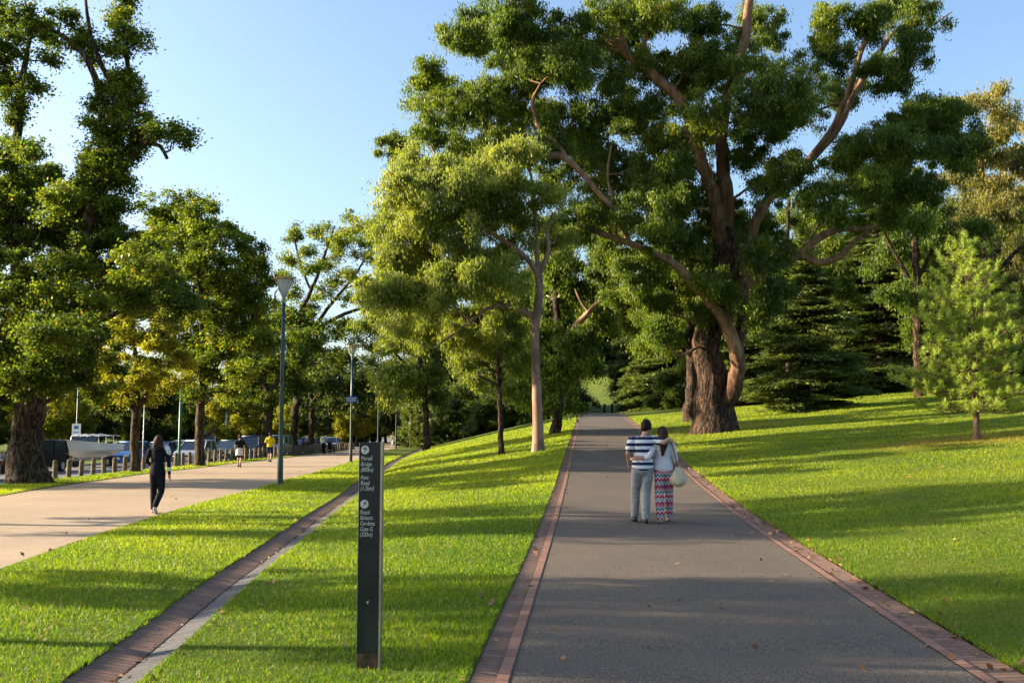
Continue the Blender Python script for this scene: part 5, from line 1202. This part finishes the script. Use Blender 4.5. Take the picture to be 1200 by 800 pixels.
# walkers further along
STEP = dict(knL=(-.09, .16, .52), anL=(-.09, .20, .10), knR=(.09, -.02, .50), anR=(.09, -.22, .15), pitR=.7, elL=(-.23, -.10, 1.15), wrL=(-.22, -.02, .92), elR=(.23, .02, 1.14), wrR=(.2, .2, 1.0))
p = gat(281.5, 51); w3 = person(p, 'woman in black with a pale jacket tied round her waist near the bollards', 1.66, STEP, female=True, top=C_BLACK, sleeve='short', bottom=C_BLACK, legs='short', hair=HAIRB, hairstyle='bun', rz=R(5))
F = Flesh(); F.rings([(0, -.01, z) for z in (.62, .74, .90, 1.0, 1.03)], [.21, .205, .185, .155, .15], [.15, .15, .145, .125, .12], 20); F.limb([(.05, .12, .98), (.08, .16, .75)], [.03, .03]); F.build('waist_jacket', C_WHITE, w3, .012, 3)
p = gat(317, 60); person(p, 'runner in a yellow shirt and dark shorts behind the nearest lamp post', 1.78, dict(STEP, elL=(-.27, -.08, 1.17), wrL=(-.20, .14, 1.15), elR=(.27, -.05, 1.17), wrR=(.22, .12, 1.10)), top=C_YEL, sleeve='elbow', bottom=C_NAVY, legs='short', rz=R(4))
p = gat(379.5, 86); mp = person(p, 'man in a white shirt and dark trousers pushing a pushchair along the gravel path', 1.78, dict(knL=(-.11, .1, .5), anL=(-.12, .12, .1), elR=(.25, .08, 1.16), wrR=(.26, .32, 1.02), elL=(-.20, .1, 1.16), wrL=(-.05, .32, 1.02)), top=C_WHITE, sleeve='elbow', hem=.92, bottom=C_BLACK, rz=R(-15))
def pram(loc):
    root = empty('pushchair', loc, 'dark pushchair beside the man in a white shirt on the gravel path', 'pushchair', rz=R(-15))
    F = Flesh(); F.limb([(0, -.05, .75), (0, .1, .50), (0, .42, .48)], [.17, .19, .12], 14); F.build('seat', C_BLACK, root, .012, 3)
    F = Flesh(); F.ball((0, .0, .86), (.2, .24, .18)); F.build('hood', C_NAVY, root, .012, 2)
    tb = Tubes()
    for s in (-1, 1):
        tb.add([(s * .2, -.30, 1.02), (s * .21, .0, .6), (s * .22, .35, .14)], [.015] * 3, 8); tb.add([(s * .21, .05, .6), (s * .24, -.25, .14)], [.014] * 2, 8)
    tb.add([(-.2, -.30, 1.02), (.2, -.30, 1.02)], [.018] * 2, 8); link('frame', tb.mesh('frame'), M_GALV, root)
    for s in (-1, 1):
        for y in (-.25, .35):
            bm = bmesh.new(); lathe(bm, [(.07, -.02), (.13, -.022), (.135, 0), (.13, .022), (.07, .02)], 18, axis='X'); w = bm_obj('wheel', bm, M_TYRE, root, True); w.location = (s * .25, y, .135)
            bm = bmesh.new(); lathe(bm, [(.07, -.01), (.07, .01)], 12, axis='X'); bm_obj('hub', bm, M_RIM, w)
pram((p[0] + .42, p[1] + .55, p[2]))
C_PINK = cloth('pink_cloth', (.55, .06, .16), .1); C_TEAL = cloth('teal_cloth', (.03, .25, .27), .1)
for px, Y, lb, tp, bt, lg, hs in ((460, 140, 'farthest walker with a dark back bag at the far end of the gravel path', cloth('peach_cloth', (.55, .42, .36)), C_WHITE, 'long', 'short'),
                     (467.5, 142, 'small figure in pale pink beside the fourth lamp post', cloth('pale_pink_cloth', (.60, .48, .48)), C_WHITE, 'short', 'long'),
                     (476, 143, 'small figure in a teal skirt at the far end of the gravel path', cloth('grey_cloth', (.4, .38, .42)), C_TEAL, 'short', 'bun')):
    p = gat(px, Y); person(p, lb, 1.7, STEP, top=tp, bottom=bt, legs=lg, hairstyle=hs, voxel=.016, female=hs != 'short', hair=HAIRB)
ph = gat(1083, 118)
person(ph, 'small figure in a pink top far up the wooded hill left of the young pine', 1.65, STEP, female=True, top=C_PINK, sleeve='long', bottom=C_NAVY, hairstyle='long', voxel=.016, rz=R(150))
